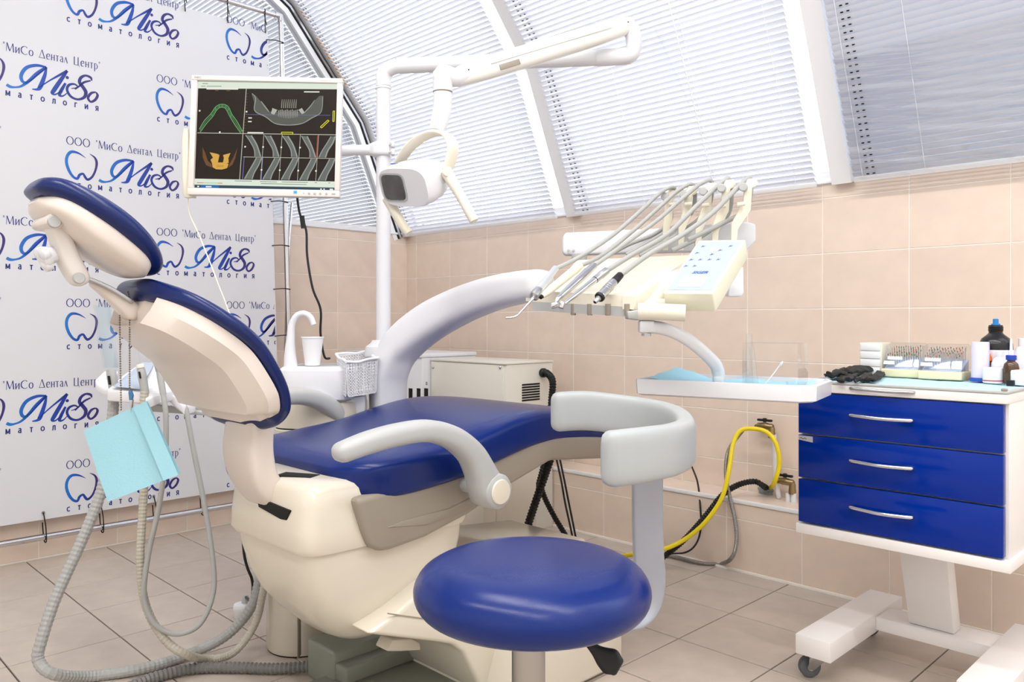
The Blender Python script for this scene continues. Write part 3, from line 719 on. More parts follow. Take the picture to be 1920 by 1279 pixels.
mk('spittoon_bowl', loft([usec(.8025, .075, .07, 2, .0, .0), usec(.803, .07, .065, 2)], 32), M_grey, un)
# cup filler tap
D = 2.40
tp = [(*W(545, 688, d=D), .021), (*W(544, 660, d=D), .0165), (*W(545, 635, d=D), .0125), (*W(547, 610, d=D), .0102), (*W(556, 593, d=D), .0095), (*W(570, 588, d=D), .0092), (*W(582, 595, d=D), .009), (*W(588, 609, d=D), .009)]
mk('cup_filler', tube(tp, .01, 16, 6), M_white, un)
# big curved arm
AP = [((728, 800), 2.46, .052, .048), ((727, 740), 2.46, .054, .05), ((730, 695), 2.46, .055, .058), ((752, 650), 2.45, .052, .060), ((800, 608), 2.40, .048, .058), ((860, 575), 2.31, .046, .052), ((920, 552), 2.18, .044, .046), ((975, 539), 2.06, .042, .041), ((1010, 534), 1.99, .04, .038)]
sd = (_R*.55-_F).normalized().cross(Z_)
mk('arc_arm', sweep([(W(*p, d=d), a, b) for p, d, a, b in AP], sd, 3.2, 32, 7), M_white, un)
mk('arm_shoulder', lathe([(.052, 0), (.054, .006), (.05, .03), (.034, .042), (.03, .05)], W(716, 668, d=2.5), Z_, 28), M_white, un)
P0 = W(719, 668, d=2.5); PT = 1.66
mk('pole', rod(P0, (P0.x, P0.y, PT), .0225, 24), M_white, un)
mk('pole_collar', lathe([(.0225, 0), (.0245, .002), (.0245, .006), (.0225, .008)], (P0.x, P0.y, PT-.01), Z_, 24), M_white, un)

# --- paper cup on the spittoon
c0 = W(586, 683, d=2.40)
cu = mk('paper_cup', lathe([(.021, 0), (.022, .001), (.0315, .082), (.0335, .083), (.0335, .086), (.031, .086), (.0295, .08), (.02, .004)], (c0.x, c0.y, .932-(.932-.8035)*UK), Z_, 28), M_paint)
tag(cu, 'white disposable cup under the spittoon tap', 'cup')
# --- white plastic mesh basket hanging beside the arc arm
bk = thing('mesh_basket', 'white plastic lattice basket hooked on the dental unit below the curved arm', 'basket', W(668, 745, d=2.35))
C0, CL, CR = W(650, 682, d=2.31), W(632, 668, d=2.44), W(707, 675, d=2.39)
dn = Vector((0, 0, -.095))
def lattice(A, B, nu, nv, tap):
    g = []; n = (B-A).cross(Z_).normalized()*.0012; t = (B-A).normalized()
    def pt(u, w): q = A.lerp(B, u); return q+dn*w+((A+B)/2-q)*tap*w
    for i in range(nu+1): g.append(prism([pt(i/nu, 0)-t*.0024, pt(i/nu, 0)+t*.0024, pt(i/nu, 1)+t*.0024, pt(i/nu, 1)-t*.0024], n))
    for j in range(nv+1): w = j/nv; g.append(prism([pt(0, w)+Z_*.0024, pt(1, w)+Z_*.0024, pt(1, w)-Z_*.0024, pt(0, w)-Z_*.0024], n))
    return g
CB = CL+(CR-C0)
mk('lattice_side', lattice(C0, CR, 11, 11, .12), M_paint, bk, sm=False)
mk('lattice_side', lattice(CL, C0, 9, 11, .12), M_paint, bk, sm=False)
mk('lattice_side', lattice(CB, CR, 9, 11, .12), M_paint, bk, sm=False)
mk('lattice_side', lattice(CL, CB, 11, 11, .12), M_paint, bk, sm=False)
up1 = Z_*.006
def rimpt(p): return p+((p-(C0+CR+CL+CB)/4).normalized())*.004
rp = [rimpt(p) for p in (C0, CR, CB, CL, C0)]; rim = []
for a, b in zip(rp, rp[1:]): rim.append(tube([a+up1, a.lerp(b, .33)+up1*.2, a.lerp(b, .66)+up1*.9, b+up1], .0042, 8, 5))
mk('rim', rim, M_paint, bk)
mk('bottom', prism([p+dn+((C0+CB)/2-p)*.1 for p in (C0, CR, CB, CL)], (0, 0, .003)), M_paint, bk, sm=False)
mk('hanger', prism([W(638, 747, d=2.37), W(684, 743, d=2.39), W(684, 778, d=2.39), W(638, 778, d=2.37)], _F*.03, .002), M_paint, bk)

# ================================================================ OPERATING LAMP
lp = thing('operating_lamp', 'white dental operating lamp on a folding arm above the chair', 'lamp', (P0.x, P0.y, PT))
e1 = Vector((P0.x, P0.y, PT)); zA = 1.722
pe = W(1150, 110, d=2.41); pe.z = zA; ph = W(1182, 109, d=2.40); ph.z = zA
dirA = (pe-e1); dirA.z = 0; dirA.normalize()
mk('swivel_arm', tube([e1, e1+Z_*.03, e1+Z_*.05+dirA*.012, Vector((e1.x, e1.y, zA))+dirA*.045, Vector((e1.x, e1.y, zA))+dirA*.10, pe-dirA*.1, pe, ph], .0235, 20, 6), M_white, lp)
mk('arm_sleeve', tube([pe-dirA*.05, ph-dirA*.01], .0255, 20, 1), M_white, lp)
mk('elbow', tube([ph-dirA*.02, ph+Vector((0, 0, .004)), ph+Vector((0, 0, .02))+dirA*.008, ph+Z_*.05+dirA*.01, ph+Z_*.088], .024, 20, 5), M_white, lp)
h1 = W(1178, 48, d=2.40); l1 = W(866, 142, d=2.16)
ax = (h1-l1).normalized(); sdv = ax.cross(Z_).normalized()
mk('spring_arm', sweep([(l1-ax*.005, .022, .026), (l1.lerp(h1, .15), .026, .030), (l1.lerp(h1, .5), .027, .031), (l1.lerp(h1, .85), .025, .029), (h1, .022, .024)], sdv, 3, 28, 6), mat('lamp_ivory', rgb(232, 230, 224), .32), lp)
ln = -(sdv if sdv.dot(_F) > 0 else -sdv); upv = ax.cross(sdv).normalized(); upv = upv if upv.z > 0 else -upv
q_ = l1.lerp(h1, .235)+ln*.0265-upv*.012
mk('grip_inset', obox(q_, ax, upv, ln, .033, .0075, .0015, .0012), M_taupe, lp)
mk('arm_groove', obox(l1.lerp(h1, .5)+ln*.0272+upv*.004, ax, upv, ln, .21, .0007, .0008), M_grey, lp, sm=False)
for t in (.02, .97): mk('hinge_screw', lathe([(.002, 0), (.002, .001)], l1.lerp(h1, t)+ln*.0262+upv*.006, ln, 10), M_dark, lp)
# drop tube with its swivel
d1 = W(830, 142, d=2.14)
mk('swivel_joint', tube([l1+ax*.015, l1-ax*.02, d1+Vector((0, 0, .004)), d1+Z_*-.02], .025, 18, 5), M_white, lp)
mk('drop_tube', [tube([(*(d1-Z_*.005), .026), (*W(830, 160, d=2.14), .0265), (*W(830, 172, d=2.14), .0265)], .026, 22, 3), tube([(*W(830, 174, d=2.14), .025), (*W(829, 205, d=2.14), .025), (*W(824, 228, d=2.13), .0235), (*W(818, 248, d=2.12), .02)], .025, 22, 5)], M_white, lp)
mk('swivel_ring', lathe([(.0245, 0), (.0262, .001), (.0262, .003), (.0245, .004)], W(830, 174, d=2.14), Z_, 22), M_taupe, lp)
# yoke: a broad loop round the head
yk = [(748, 306, 2.16, .017), (765, 280, 2.13, .019), (788, 260, 2.1, .021), (815, 249, 2.08, .022), (838, 254, 2.07, .022), (849, 275, 2.06, .021), (846, 298, 2.06, .019), (838, 318, 2.06, .017)]
yd = (_F*.8+_R*.6)
mk('yoke', sweep([(W(a, b, d=c), w, .006) for a, b, c, w in yk], yd, 3, 20, 6), M_ivory, lp)
# head: rounded housing, long along its light axis
hc = W(786, 338, d=2.09); fx = (_R*-.55-_F*.72-Z_*.42).normalized(); rx = (_R*.86-_F*.42-Z_*.04); rx = (rx-fx*rx.dot(fx)).normalized(); ux = rx.cross(fx).normalized(); ux = ux if ux.z > 0 else -ux
hs = [(-.062, .026, .02), (-.055, .046, .034), (-.035, .066, .046), (-.005, .078, .052), (.03, .083, .054), (.055, .083, .053), (.065, .080, .050)]
mk('lamp_head', loft([(hc+fx*t, rx, ux, a, b, 3.4) for t, a, b in hs], 36), M_white, lp)
Mlens = mat('lamp_lens', rgb(92, 92, 96), .08, metal=.55, noise=.25, nscale=40)
lens = []
mk('lens', loft([(hc+fx*.064-rx*.032, rx, ux, .040, .036, 5), (hc+fx*.068-rx*.032, rx, ux, .036, .032, 5)], 28), Mlens, lp)
mk('lens_rim', loft([(hc+fx*.060-rx*.032, rx, ux, .044, .040, 5), (hc+fx*.0665-rx*.032, rx, ux, .042, .038, 5)], 28), M_grey, lp)
mk('maker_mark', obox(hc+ux*.0525-rx*.045+fx*.03, rx, fx, ux, .012, .003, .0008), mat('mark_blue', rgb(60, 90, 170), .5), lp, sm=False)
bs = W(826, 332, d=2.055)
mk('handle_boss', lathe([(.024, -.05), (.022, -.02), (.018, -.008), (.017, .012)], bs, rx, 22), M_white, lp)
kb = W(839, 325, d=2.045)
hk = mk('handle', tube([(*W(836, 322, d=2.05), .017), (*W(846, 338, d=2.04), .0145), (*W(866, 372, d=2.03), .0125), (*W(880, 398, d=2.02), .0125), (*W(889, 415, d=2.015), .0115)], .0125, 16, 5), M_ivory, lp)
mk('handle_cap', lathe([(.012, 0), (.012, .003), (.010, .005)], kb-_F*.014, (-_F+_R*.3), 20), M_ivory, hk)
mk('handle', tube([(*W(727, 372, d=2.13), .015), (*W(742, 400, d=2.12), .0135), (*W(756, 424, d=2.11), .0125), (*W(767, 438, d=2.105), .0115)], .0125, 16, 5), M_ivory, lp)

# ================================================================ MONITOR
mo = thing('computer_monitor', 'grey-white computer monitor showing dental x-rays, on an arm off the pole', 'monitor', W(500, 372, d=2.42))
mc = W(499.5, 257, d=2.36)
rol = math.radians(1.3)
mR0 = (_R+_F*.03).normalized(); mU0 = (Z_+_F*.06); mU0 = (mU0-mR0*mU0.dot(mR0)).normalized()
mR = mR0*math.cos(rol)-mU0*math.sin(rol)*.6; mR.normalize(); mU = (mU0*math.cos(rol)-mR0*math.sin(rol)); mU = (mU-mR*mU.dot(mR)).normalized(); mN = mU.cross(mR).normalized(); mN = mN if mN.dot(_F) < 0 else -mN
kp = 2.36/FPX
MW, MH = 280*kp/2, 226*kp/2
Mbez = mat('monitor_bezel', rgb(226, 218, 212), .4)
def mp(u, w, off=0.): return mc+mR*(u*MW)+mU*(w*MH)+mN*off      # u, w in -1..1 over the front
SU0, SU1, SW0, SW1 = -.925, .932, -.885, .920
mk('back_shell', loft([(mc-mN*.012, mR, mU, MW*.97, MH*.97, 9), (mc-mN*.03, mR, mU, MW*.92, MH*.9, 8), (mc-mN*.05, mR, mU, MW*.6, MH*.6, 5)], 40), Mbez, mo)
fr = []
for (u0, u1, w0, w1) in ((-1, 1, SW1, 1), (-1, 1, -1, SW0), (-1, SU0, SW0, SW1), (SU1, 1, SW0, SW1)):
    c = mp((u0+u1)/2, (w0+w1)/2); fr.append(obox(c, mR, mU, mN, (u1-u0)/2*MW, (w1-w0)/2*MH, .012, .002))
mk('bezel', fr, Mbez, mo)
def em(name, c, s=1.): return mat('screen_'+name, (0, 0, 0, 1), .3, emit=rgb(*c), estr=s, spec=.2)
S_bg, S_lite, S_bar, S_grey, S_mid = em('black', (40, 30, 24)), em('pale', (222, 232, 216)), em('bar', (52, 74, 88)), em('bone', (150, 155, 150)), em('dim', (82, 80, 74))
S_white, S_green, S_gold, S_yel, S_red, S_vio, S_blue, S_brown, S_tick = em('white', (235, 235, 225)), em('green', (96, 160, 100)), em('gold', (214, 166, 74)), em('yellow', (220, 216, 40)), em('red', (190, 60, 50)), em('violet', (120, 120, 190)), em('blue', (20, 110, 180)), em('brown', (110, 74, 44)), em('text', (120, 120, 112))
# drawing space: pixels of a close view of the photograph, bilinear on the screen
def sc(x, y):
    t = (y-105)/970; l = 122+43*t; r = 1360+32*t; u = (x-l)/(r-l); tp_ = 105+20*u; bt = 1080-5*u
    return (SU0+(SU1-SU0)*u, SW1+(SW0-SW1)*((y-tp_)/(bt-tp_)))
def spt(x, y, off): u, w = sc(x, y); u = min(max(u, SU0), SU1); w = min(max(w, SW0), SW1); return mp(u, w, off)
LAY = [0]
def sq(name, x0, y0, x1, y1, m, off=.0012):
    return quad(spt(x0, y0, off), spt(x1, y0, off), spt(x1, y1, off), spt(x0, y1, off))
scr = mk('screen', quad(mp(SU0, SW0, .0008), mp(SU1, SW0, .0008), mp(SU1, SW1, .0008), mp(SU0, SW1, .0008)), S_bg, mo, sm=False)
mk('menu_bar', sq('', 122, 108, 1362, 172, S_lite), S_lite, scr, sm=False)
mk('status_bar', sq('', 160, 992, 1392, 1046, S_lite), S_lite, scr, sm=False)
mk('task_bar', sq('', 160, 1046, 1392, 1079, S_bar), S_bar, scr, sm=False)
mk('task_button', sq('', 218, 1049, 378, 1078, S_blue, .0016), S_blue, scr, sm=False)
mk('system_icons', [sq('', x, 1056, x+w, 1068, S_white, .0018) for x, w in ((188, 16), (1262, 14), (1290, 12), (1345, 30), (262, 50))], S_white, scr, sm=False)
mk('status_text', [sq('', x, y, x+w, y+5, S_tick, .0016) for x, y, w in ((510, 1002, 150), (730, 1005, 150), (920, 1003, 230), (740, 1022, 400), (1210, 1003, 20), (1330, 1003, 16), (150, 150, 40), (200, 150, 130), (160, 126, 50))], S_tick, scr, sm=False)
mk('progress_mark', [sq('', 182, 1026, 405, 1031, S_red, .0016)], S_red, scr, sm=False)
mk('progress_mark', [sq('', 238, 1026, 365, 1031, S_green, .0018)], em('lime', (140, 200, 120)), scr, sm=False)
Ls = [sq('', 548, 172, 554, 990, 0), sq('', 150, 575, 1370, 581, 0), sq('', 568, 786, 1376, 791, 0)]
for k in range(1, 5): x = 572+k*161; Ls.append(sq('', x, 582, x+4, 990, 0))
mk('divider_line', Ls, em('line', (190, 190, 176)), scr, sm=False)
mk('divider_line', [sq('', 1207, 590, 1213, 786, 0, .0018)], S_red, scr, sm=False)
mk('divider_line', [sq('', 575, 792, 580, 990, 0, .0018), sq('', 738, 792, 743, 990, 0, .0018), sq('', 560, 404, 1310, 407, 0, .0015)], S_vio, scr, sm=False)
def sst(P, off=.0015, k=1.): v, f = stroke2(P, k, 5); return [spt(x, y, off) for x, y in v], f
def spoly(P, off=.0014): return [spt(x, y, off) for x, y in P], [tuple(range(len(P)))]
# jaw arch seen from above
arch = [(165, 545), (205, 465), (255, 405), (290, 345), (320, 322), (350, 316), (385, 324), (412, 350), (440, 405), (490, 470), (545, 560)]
arch2 = [(175, 570), (225, 490), (275, 425), (300, 375), (325, 348), (350, 342), (378, 350), (398, 378), (428, 430), (475, 500), (530, 572)]
mk('jaw_arch_scan', [sst([(x, y, 4) for x, y in arch]), sst([(x, y, 4) for x, y in arch2]), sst([((a+c)/2, (b+d)/2, 2) for (a, b), (c, d) in zip(arch, arch2)])]+[sst([(a, b, 2.5), (c, d, 2.5)]) for (a, b), (c, d) in zip(arch[2:9], arch2[2:9])], S_green, scr, sm=False)
# panoramic x-ray
mk('panoramic_jaw', [spoly([(600, 215), (640, 235), (690, 290), (730, 340), (760, 375), (860, 380), (1000, 380), (1085, 375), (1120, 330), (1160, 280), (1205, 232), (1240, 230), (1228, 380), (1150, 430), (1040, 488), (850, 490), (740, 425), (645, 375), (628, 290)], .0013)], em('xray', (92, 92, 86)), scr, sm=False)
mk('panoramic_edge', [sst([(605, 215, 3), (640, 260, 4), (640, 370, 4), (740, 425, 4), (850, 490, 4), (1040, 488, 4), (1150, 430, 4), (1228, 375, 3), (1235, 240, 3)]), sst([(690, 285, 3), (730, 335, 5), (765, 378, 4)]), sst([(1085, 378, 4), (1130, 325, 4), (1165, 270, 2)])], S_grey, scr, sm=False)
tt = []
for i in range(12): x = 852+i*15; tt.append(sst([(x, 365-4*(i % 3), 5), (x+2, 400, 5), (x+1, 440-8*abs(i-6)/3, 2)], .0017))
for i in range(8): x = 875+i*18; tt.append(sst([(x, 345, 4), (x, 300, 4), (x+1, 265, 2)], .0016))
mk('tooth_row', tt, S_mid if False else em('teeth', (140, 140, 132)), scr, sm=False)
mk('molar', [spoly([(795, 345), (840, 362), (815, 405), (785, 395)], .0018), spoly([(1025, 360), (1055, 342), (1085, 385), (1060, 398)], .0018)], em('molar', (178, 178, 168)), scr, sm=False)
mk('scale_ticks', [sq('', 556, 215+i*26, 572, 219+i*26, 0, .0016) for i in range(14)], S_brown, scr, sm=False)
mk('caption_text', [sq('', x, y, x+w, y+10, 0, .0018) for x, y, w in ((200, 172, 280), (1065, 192, 138), (590, 564, 140), (588, 432, 32), (588, 465, 32))], S_white, scr, sm=False)['kind'] = 'stuff'
mk('handle_mark', [sq('', x, y, x+14, y+14, 0, .0019) for x, y in ((148, 370), (340, 562), (562, 374), (1208, 895), (890, 690), (730, 690), (572, 690), (1055, 690), (730, 895), (890, 895), (1052, 895))], S_white, scr, sm=False)
mk('coordinate_text', [sq('', 278, 187, 306, 196, 0, .0018), sq('', 376, 187, 410, 196, 0, .0018)], S_brown, scr, sm=False)
yl = []
def frame(P, t=3.2): return [sst([(a[0], a[1], t), (b[0], b[1], t)], .002) for a, b in zip(P, P[1:]+P[:1])]
yl += frame([(890, 562), (990, 562), (990, 578), (890, 578)])+frame([(1334, 368), (1347, 366), (1349, 460), (1337, 461)])+frame([(1230, 510), (1292, 448), (1304, 456), (1241, 520)])
mk('slice_marker', yl, S_yel, scr, sm=False)
# golden 3D jaw
mk('jaw_model', [spoly([(205, 705), (235, 760), (262, 830), (300, 862), (310, 890), (250, 870), (215, 800)], .0014), spoly([(512, 705), (500, 800), (480, 860), (440, 890), (455, 850), (480, 800)], .0014)], S_brown, scr, sm=False)['kind'] = 'stuff'
mk('jaw_model', [spoly([(272, 752), (340, 765), (360, 775), (350, 850), (325, 850), (300, 850), (285, 820), (305, 800)], .0016), spoly([(390, 775), (455, 755), (440, 800), (445, 845), (420, 850), (395, 850), (400, 800)], .0016), spoly([(300, 850), (345, 842), (410, 842), (445, 855), (435, 892), (390, 906), (340, 904), (310, 888)], .0016)], S_gold, scr, sm=False)
mk('jaw_teeth_gap', [sst([(348+i*12, 866, 1.5), (348+i*12, 884, 1.5)], .0019) for i in range(5)], S_brown, scr, sm=False)
# ten cross-section slices of bone
sl, rimb = [], []
for k in range(5):
    x = 575+k*161; d = [0, 8, 0, 10, 0][k]
    if k < 4: L_ = [(x+d, 592), (x+45, 650), (x+85+d*.3, 720), (x+95, 782)]; R_ = [(x+50+d, 595), (x+100, 670), (x+130, 740), (x+145, 782)]
    else: L_ = [(x+110, 592), (x+80, 650), (x+40, 720), (x+14, 782)]; R_ = [(x+145, 592), (x+130, 650), (x+90, 720), (x+72, 782)]
    sl.append(spoly(L_+R_[::-1], .0014)); rimb += [sst([(a, b, 4) for a, b in L_], .0016), sst([(a, b, 6) for a, b in R_], .0016)]
    x = 580+k*161
    L_ = [(x+105, 795), (x+75, 860), (x+40, 930), (x+14, 986)]; R_ = [(x+150, 795), (x+128, 860), (x+95, 930), (x+80, 986)]
    sl.append(spoly(L_+R_[::-1], .0014)); rimb += [sst([(a, b, 5) for a, b in L_], .0016), sst([(a, b, 5) for a, b in R_], .0016)]
mk('bone_slice', sl, em('slice', (104, 108, 104)), scr, sm=False)
mk('bone_edge', rimb, S_grey, scr, sm=False)
# lettering and buttons on the bezel
M_print = mat('bezel_print', rgb(70, 68, 70), .5)
mk('maker_lettering', place2(text2('NEC', .0056, .019), mp(-.955, .945, .0123), mR, mU), M_print, mo, sm=False)
mk('model_lettering', place2(text2('MultiSync LCD', .0042, .036), mp(.70, .945, .0123), mR, mU), mat('bezel_print_pale', rgb(150, 146, 146), .5), mo, sm=False)
mk('badge', quad(mp(.395, -.905, .0124), mp(.44, -.905, .0124), mp(.44, -.955, .0124), mp(.395, -.955, .0124)), mat('badge_blue', rgb(70, 160, 215), .4), mo, sm=False)
for x in (.6, .675, .75, .83): mk('button', lathe([(.0035, 0), (.0035, .0015), (.0025, .002)], mp(x, -.945, .0118), mN, 14), M_grey, mo)
mk('power_button', obox(mp(.925, -.945, .0125), mR, mU, mN, .005, .002, .0012, .0008), M_grey, mo)
mk('power_light', lathe([(.001, 0), (.001, .001)], mp(.53, -.945, .0118), mN, 8), M_dark, mo)
# arm and clamp on the pole
ar = [(mc-mN*.05), W(590, 288, d=2.47), W(640, 283, d=2.49), W(700, 281, d=2.5)]
mk('mount_arm', tube(ar, .0165, 18, 5), M_white, mo)
pc = Vector((P0.x, P0.y, W(720, 281, d=2.5).z))
mk('clamp', [loft([(pc-_R*.045, _F, Z_, .014, .016, 4), (pc-_R*.032, _F, Z_, .022, .021, 4), (pc-_R*.02, _F, Z_, .03, .023, 5), (pc+_R*.022, _F, Z_, .031, .023, 5)], 24)], M_white, mo)
mk('clamp', [obox(pc+_R*.031-_F*.016+Z_*.012, _R, _F, Z_, .006, .012, .008, .002), obox(pc+_R*.031-_F*.016-Z_*.012, _R, _F, Z_, .006, .012, .008, .002)], M_white, mo)
for s in (-1, 1): mk('clamp_screw', lathe([(.004, 0), (.004, .004)], pc+_R*.026-_F*.031+Z_*.012*s, -_F, 12), M_steel, mo)
cb = tag(mk('monitor_cable', [tube([W(557, 368, d=2.40), W(562, 400, d=2.41), W(574, 432, d=2.41), W(576, 480, d=2.41), W(586, 540, d=2.41), W(601, 580, d=2.42), W(601, 625, d=2.43), W(608, 668, d=2.47), tuple(W(618, 672, d=2.5))], .0036, 8, 6), tube([W(566, 405, d=2.412), W(569, 428, d=2.412)], .0075, 10, 1)], M_black), 'thin black cable with a bead hanging from the monitor', 'cable')
# intraoral camera hooked on the monitor's left edge
ic = thing('intraoral_camera', 'cream intraoral camera wand clipped to the left edge of the monitor', 'camera', W(352, 372, d=2.36))
mk('wand', loft([(W(349, 242, d=2.36), _R, _F, .007, .007, 2.5), (W(349, 262, d=2.36), _R, _F, .011, .010, 3), (W(351, 330, d=2.36), _R, _F, .0135, .012, 3), (W(354, 366, d=2.36), _R, _F, .0145, .012, 4), (W(355, 371, d=2.36), _R, _F, .012, .01, 4)], 20), M_ivory, ic)
mk('cradle', obox(W(362, 360, d=2.365), _R, Z_, _F, .008, .018, .008, .002), M_ivory, ic)
mk('cord', tube([W(353, 370, d=2.36), W(355, 400, d=2.36), W(372, 438, d=2.34), W(395, 495, d=2.3), W(420, 560, d=2.27), W(455, 640, d=2.25), (1.60, -1.66, .70)], .0018, 8, 6), M_ivory, ic)
# ================================================================ INSTRUMENT CONSOLE at the end of the arc arm
co = thing('instrument_console', 'cream instrument console with a hose rack and tilted keypad on the curved arm', 'dental console', W(1120, 580, d=1.92))
FL, FR = W(986, 545, d=1.98), W(1192, 555, d=1.82)          # front corners of the tray top
BLk, BRk = W(1082, 488, d=2.24), W(1296, 478, d=2.08)       # rear corners
def slab(t0, t1, inset=0., n=9):
    """curved tray: rows from front to rear"""
    v, f = [], []
    for j in range(n):
        k = j/(n-1); a = FL.lerp(BLk, k); b = FR.lerp(BRk, k); sag = Vector((0, 0, -.022*math.sin(PI*k)))
        e = (b-a).normalized()*inset
        v += [a+e+sag+Z_*t0, b-e+sag+Z_*t0, b-e+sag+Z_*t1, a+e+sag+Z_*t1]
    for j in range(n-1):
        for i in range(4): k = (i+1) % 4; f.append((4*j+i, 4*j+k, 4*j+4+k, 4*j+4+i))
    f += [(0, 1, 2, 3), (4*n-1, 4*n-2, 4*n-3, 4*n-4)]
    return v, f
mk('tray_top', slab(-.026, 0), M_ivory, co, ang=50)
mk('tray_under', slab(-.048, -.0262, .018), M_grey, co, ang=50)
# side cheek sweeping down on the right
ck = [W(1190, 556, d=1.815), W(1232, 530, d=1.85), W(1262, 505, d=1.93), W(1296, 484, d=2.06)]
v, f = [], []
Q = crom([tuple(p) for p in ck], 6)
for i, q in enumerate(Q):
    k = i/(len(Q)-1); h = .030+.022*math.sin(PI*k)
    for dz, o in ((0, 0), (-h*.5, .004), (-h, -.004), (-h, -.03), (0, -.03)): v.append(Vector(q)+Vector((0, 0, dz))+(FR-FL).normalized()*o)
m_ = 5
for j in range(len(Q)-1):
    for i in range(m_): k = (i+1) % m_; f.append((j*m_+i, j*m_+k, (j+1)*m_+k, (j+1)*m_+i))
f += [tuple(range(m_))[::-1], tuple((len(Q)-1)*m_+i for i in range(m_))]
mk('side_cheek', (v, f), M_ivory, co, ang=50)
mk('keypad_neck', sweep([(W(1205, 575, d=1.84), .03, .016), (W(1225, 550, d=1.86), .03, .016), (W(1250, 528, d=1.88), .028, .015), (W(1285, 515, d=1.9), .025, .013)], (FR-FL), 3, 18, 5), M_ivory, co)
# knob stubs under the front edge
for x, w in ((1075, 5), (1106, 5), (1140, 5), (1176, 6)):
    t = (x-1016)/(1177-1016); p = W(x, 570, d=1.965-.14*t); mk('holder_stub', lathe([(.0068, 0), (.0068, -.024), (.0055, -.027)], p, Z_, 12), M_taupe, co)
mk('label_slot', [obox(W(x, 559+2*i, d=1.945-.04*i)-_F*.001, _R, Z_, _F, .007, .0008, .001) for i, x in enumerate((1086, 1115, 1152))], M_dark, co, sm=False)
# arm end and white rear rail
mk('rear_rail', prism([W(1055, 446, d=2.30), W(1060, 436, d=2.30), W(1236, 428, d=2.20), W(1400, 415, d=2.12), W(1418, 420, d=2.11), W(1418, 452, d=2.11), W(1400, 470, d=2.12), W(1240, 474, d=2.20), W(1060, 479, d=2.30), W(1055, 472, d=2.30)], _F*.035, .006, 3), M_white, co)
for x in (1066, 1075): mk('indicator_lamp', lathe([(.004, 0), (.004, .002), (.002, .003)], W(x, 470, d=2.29), -_F, 12), M_grey, co)
mk('rail_post', lathe([(.022, 0), (.022, .02)], W(1086, 490, d=2.27), Z_, 18), M_grey, co)
mk('rear_bracket', prism([W(1368, 520, d=2.0), W(1394, 500, d=2.0), W(1395, 550, d=2.0), W(1390, 556, d=2.0), W(1366, 556, d=2.0)], _F*.03, .003), M_white, co)
# five sprung arms of the hose rack
tops = [(1256, 352), (1291, 348), (1328, 342), (1362, 336), (1403, 334)]; bots = [(1248, 470), (1277, 470), (1309, 472), (1340, 474), (1376, 470)]
for i, ((tx, ty), (bx, by)) in enumerate(zip(tops, bots)):
    d = 2.17-.03*i
    pr = [(bx-6, by), (bx-4, by-50), (tx-9, ty+45), (tx-6, ty+12), (tx, ty+1), (tx+14, ty), (tx+19, ty+8), (tx+14, ty+16), (tx+8, ty+18), (tx+5, ty+60), (bx+8, by-40), (bx+5, by)]
    a = mk('hose_arm', prism([W(*q, d=d) for q in pr], _F*.012, .002), M_ivory, co, label='cream sprung hose arm')
    mk('roller', lathe([(.009, -.006), (.011, -.004), (.011, .006), (.009, .008)], W(tx-9, ty+17, d=d-.008), (_F+_R*.4), 16), M_grey, a)
    mk('peg', rod(W(bx+6, by-86, d=d-.012), W(bx+20, by-88, d=d-.012), .0055, 10), M_ivory, a)
# keypad box
K = [W(1310, 450, d=1.90), W(1404, 450, d=1.86), W(1336, 550, d=1.72), W(1242, 549, d=1.76)]     # TL TR BR BL
K[1] = K[0]+(K[2]-K[3])
kn_ = (K[1]-K[0]).cross(K[3]-K[0]).normalized(); kn_ = kn_ if kn_.dot(_F) < 0 else -kn_
back = -kn_*.05+_R*.004
mk('keypad_box', prism(K, back, .004, 3), mat('keypad_ivory', rgb(236, 236, 214), .35), co)
def kpt(u, w, off=.0008): a = K[0].lerp(K[1], u); b = K[3].lerp(K[2], u); return a.lerp(b, w)+kn_*off
M_pad = mat('keypad_film', rgb(176, 188, 206), .2, coat=.2)
pd = mk('keypad_film', quad(kpt(.06, .04), kpt(.94, .04), kpt(.94, .95), kpt(.06, .95)), M_pad, co, sm=False)
mk('label_window', quad(kpt(.20, .70, .0014), kpt(.70, .70, .0014), kpt(.70, .90, .0014), kpt(.20, .90, .0014)), M_paint, pd, sm=False)
M_pk = mat('pad_print', rgb(90, 110, 140), .5); M_pb = mat('pad_brand', rgb(40, 90, 170), .5)
ku = (K[1]-K[0]).normalized(); kw = (K[0]-K[3]).normalized()
mk('maker_lettering', place2(text2('SIGER', .0095, .034, shear=.25, bold=.02), kpt(.34, .66, .0014), ku, kw), M_pb, pd, sm=False)
ic_ = []
for u, w in ((.20, .14), (.78, .14), (.17, .27), (.14, .40), (.33, .40), (.52, .40), (.70, .40), (.12, .52), (.30, .52), (.5, .3), (.62, .22)):
    c = kpt(u, w, .0014); s = .0036
    ic_.append(place2(stroke2([(-s, -s, .0007), (-s*.3, s, .0007), (0, -s*.4, .0007), (s, s*.7, .0007)]), c, ku, kw))
mk('key_symbols', ic_, M_pk, pd, sm=False)['kind'] = 'stuff'
g = ([(.011*math.cos(2*PI*i/24), .011*math.sin(2*PI*i/24)) for i in range(24)], [tuple(range(24))])
mk('round_key', place2(g, kpt(.48, .2, .0013), ku, kw), M_white, pd, sm=False)
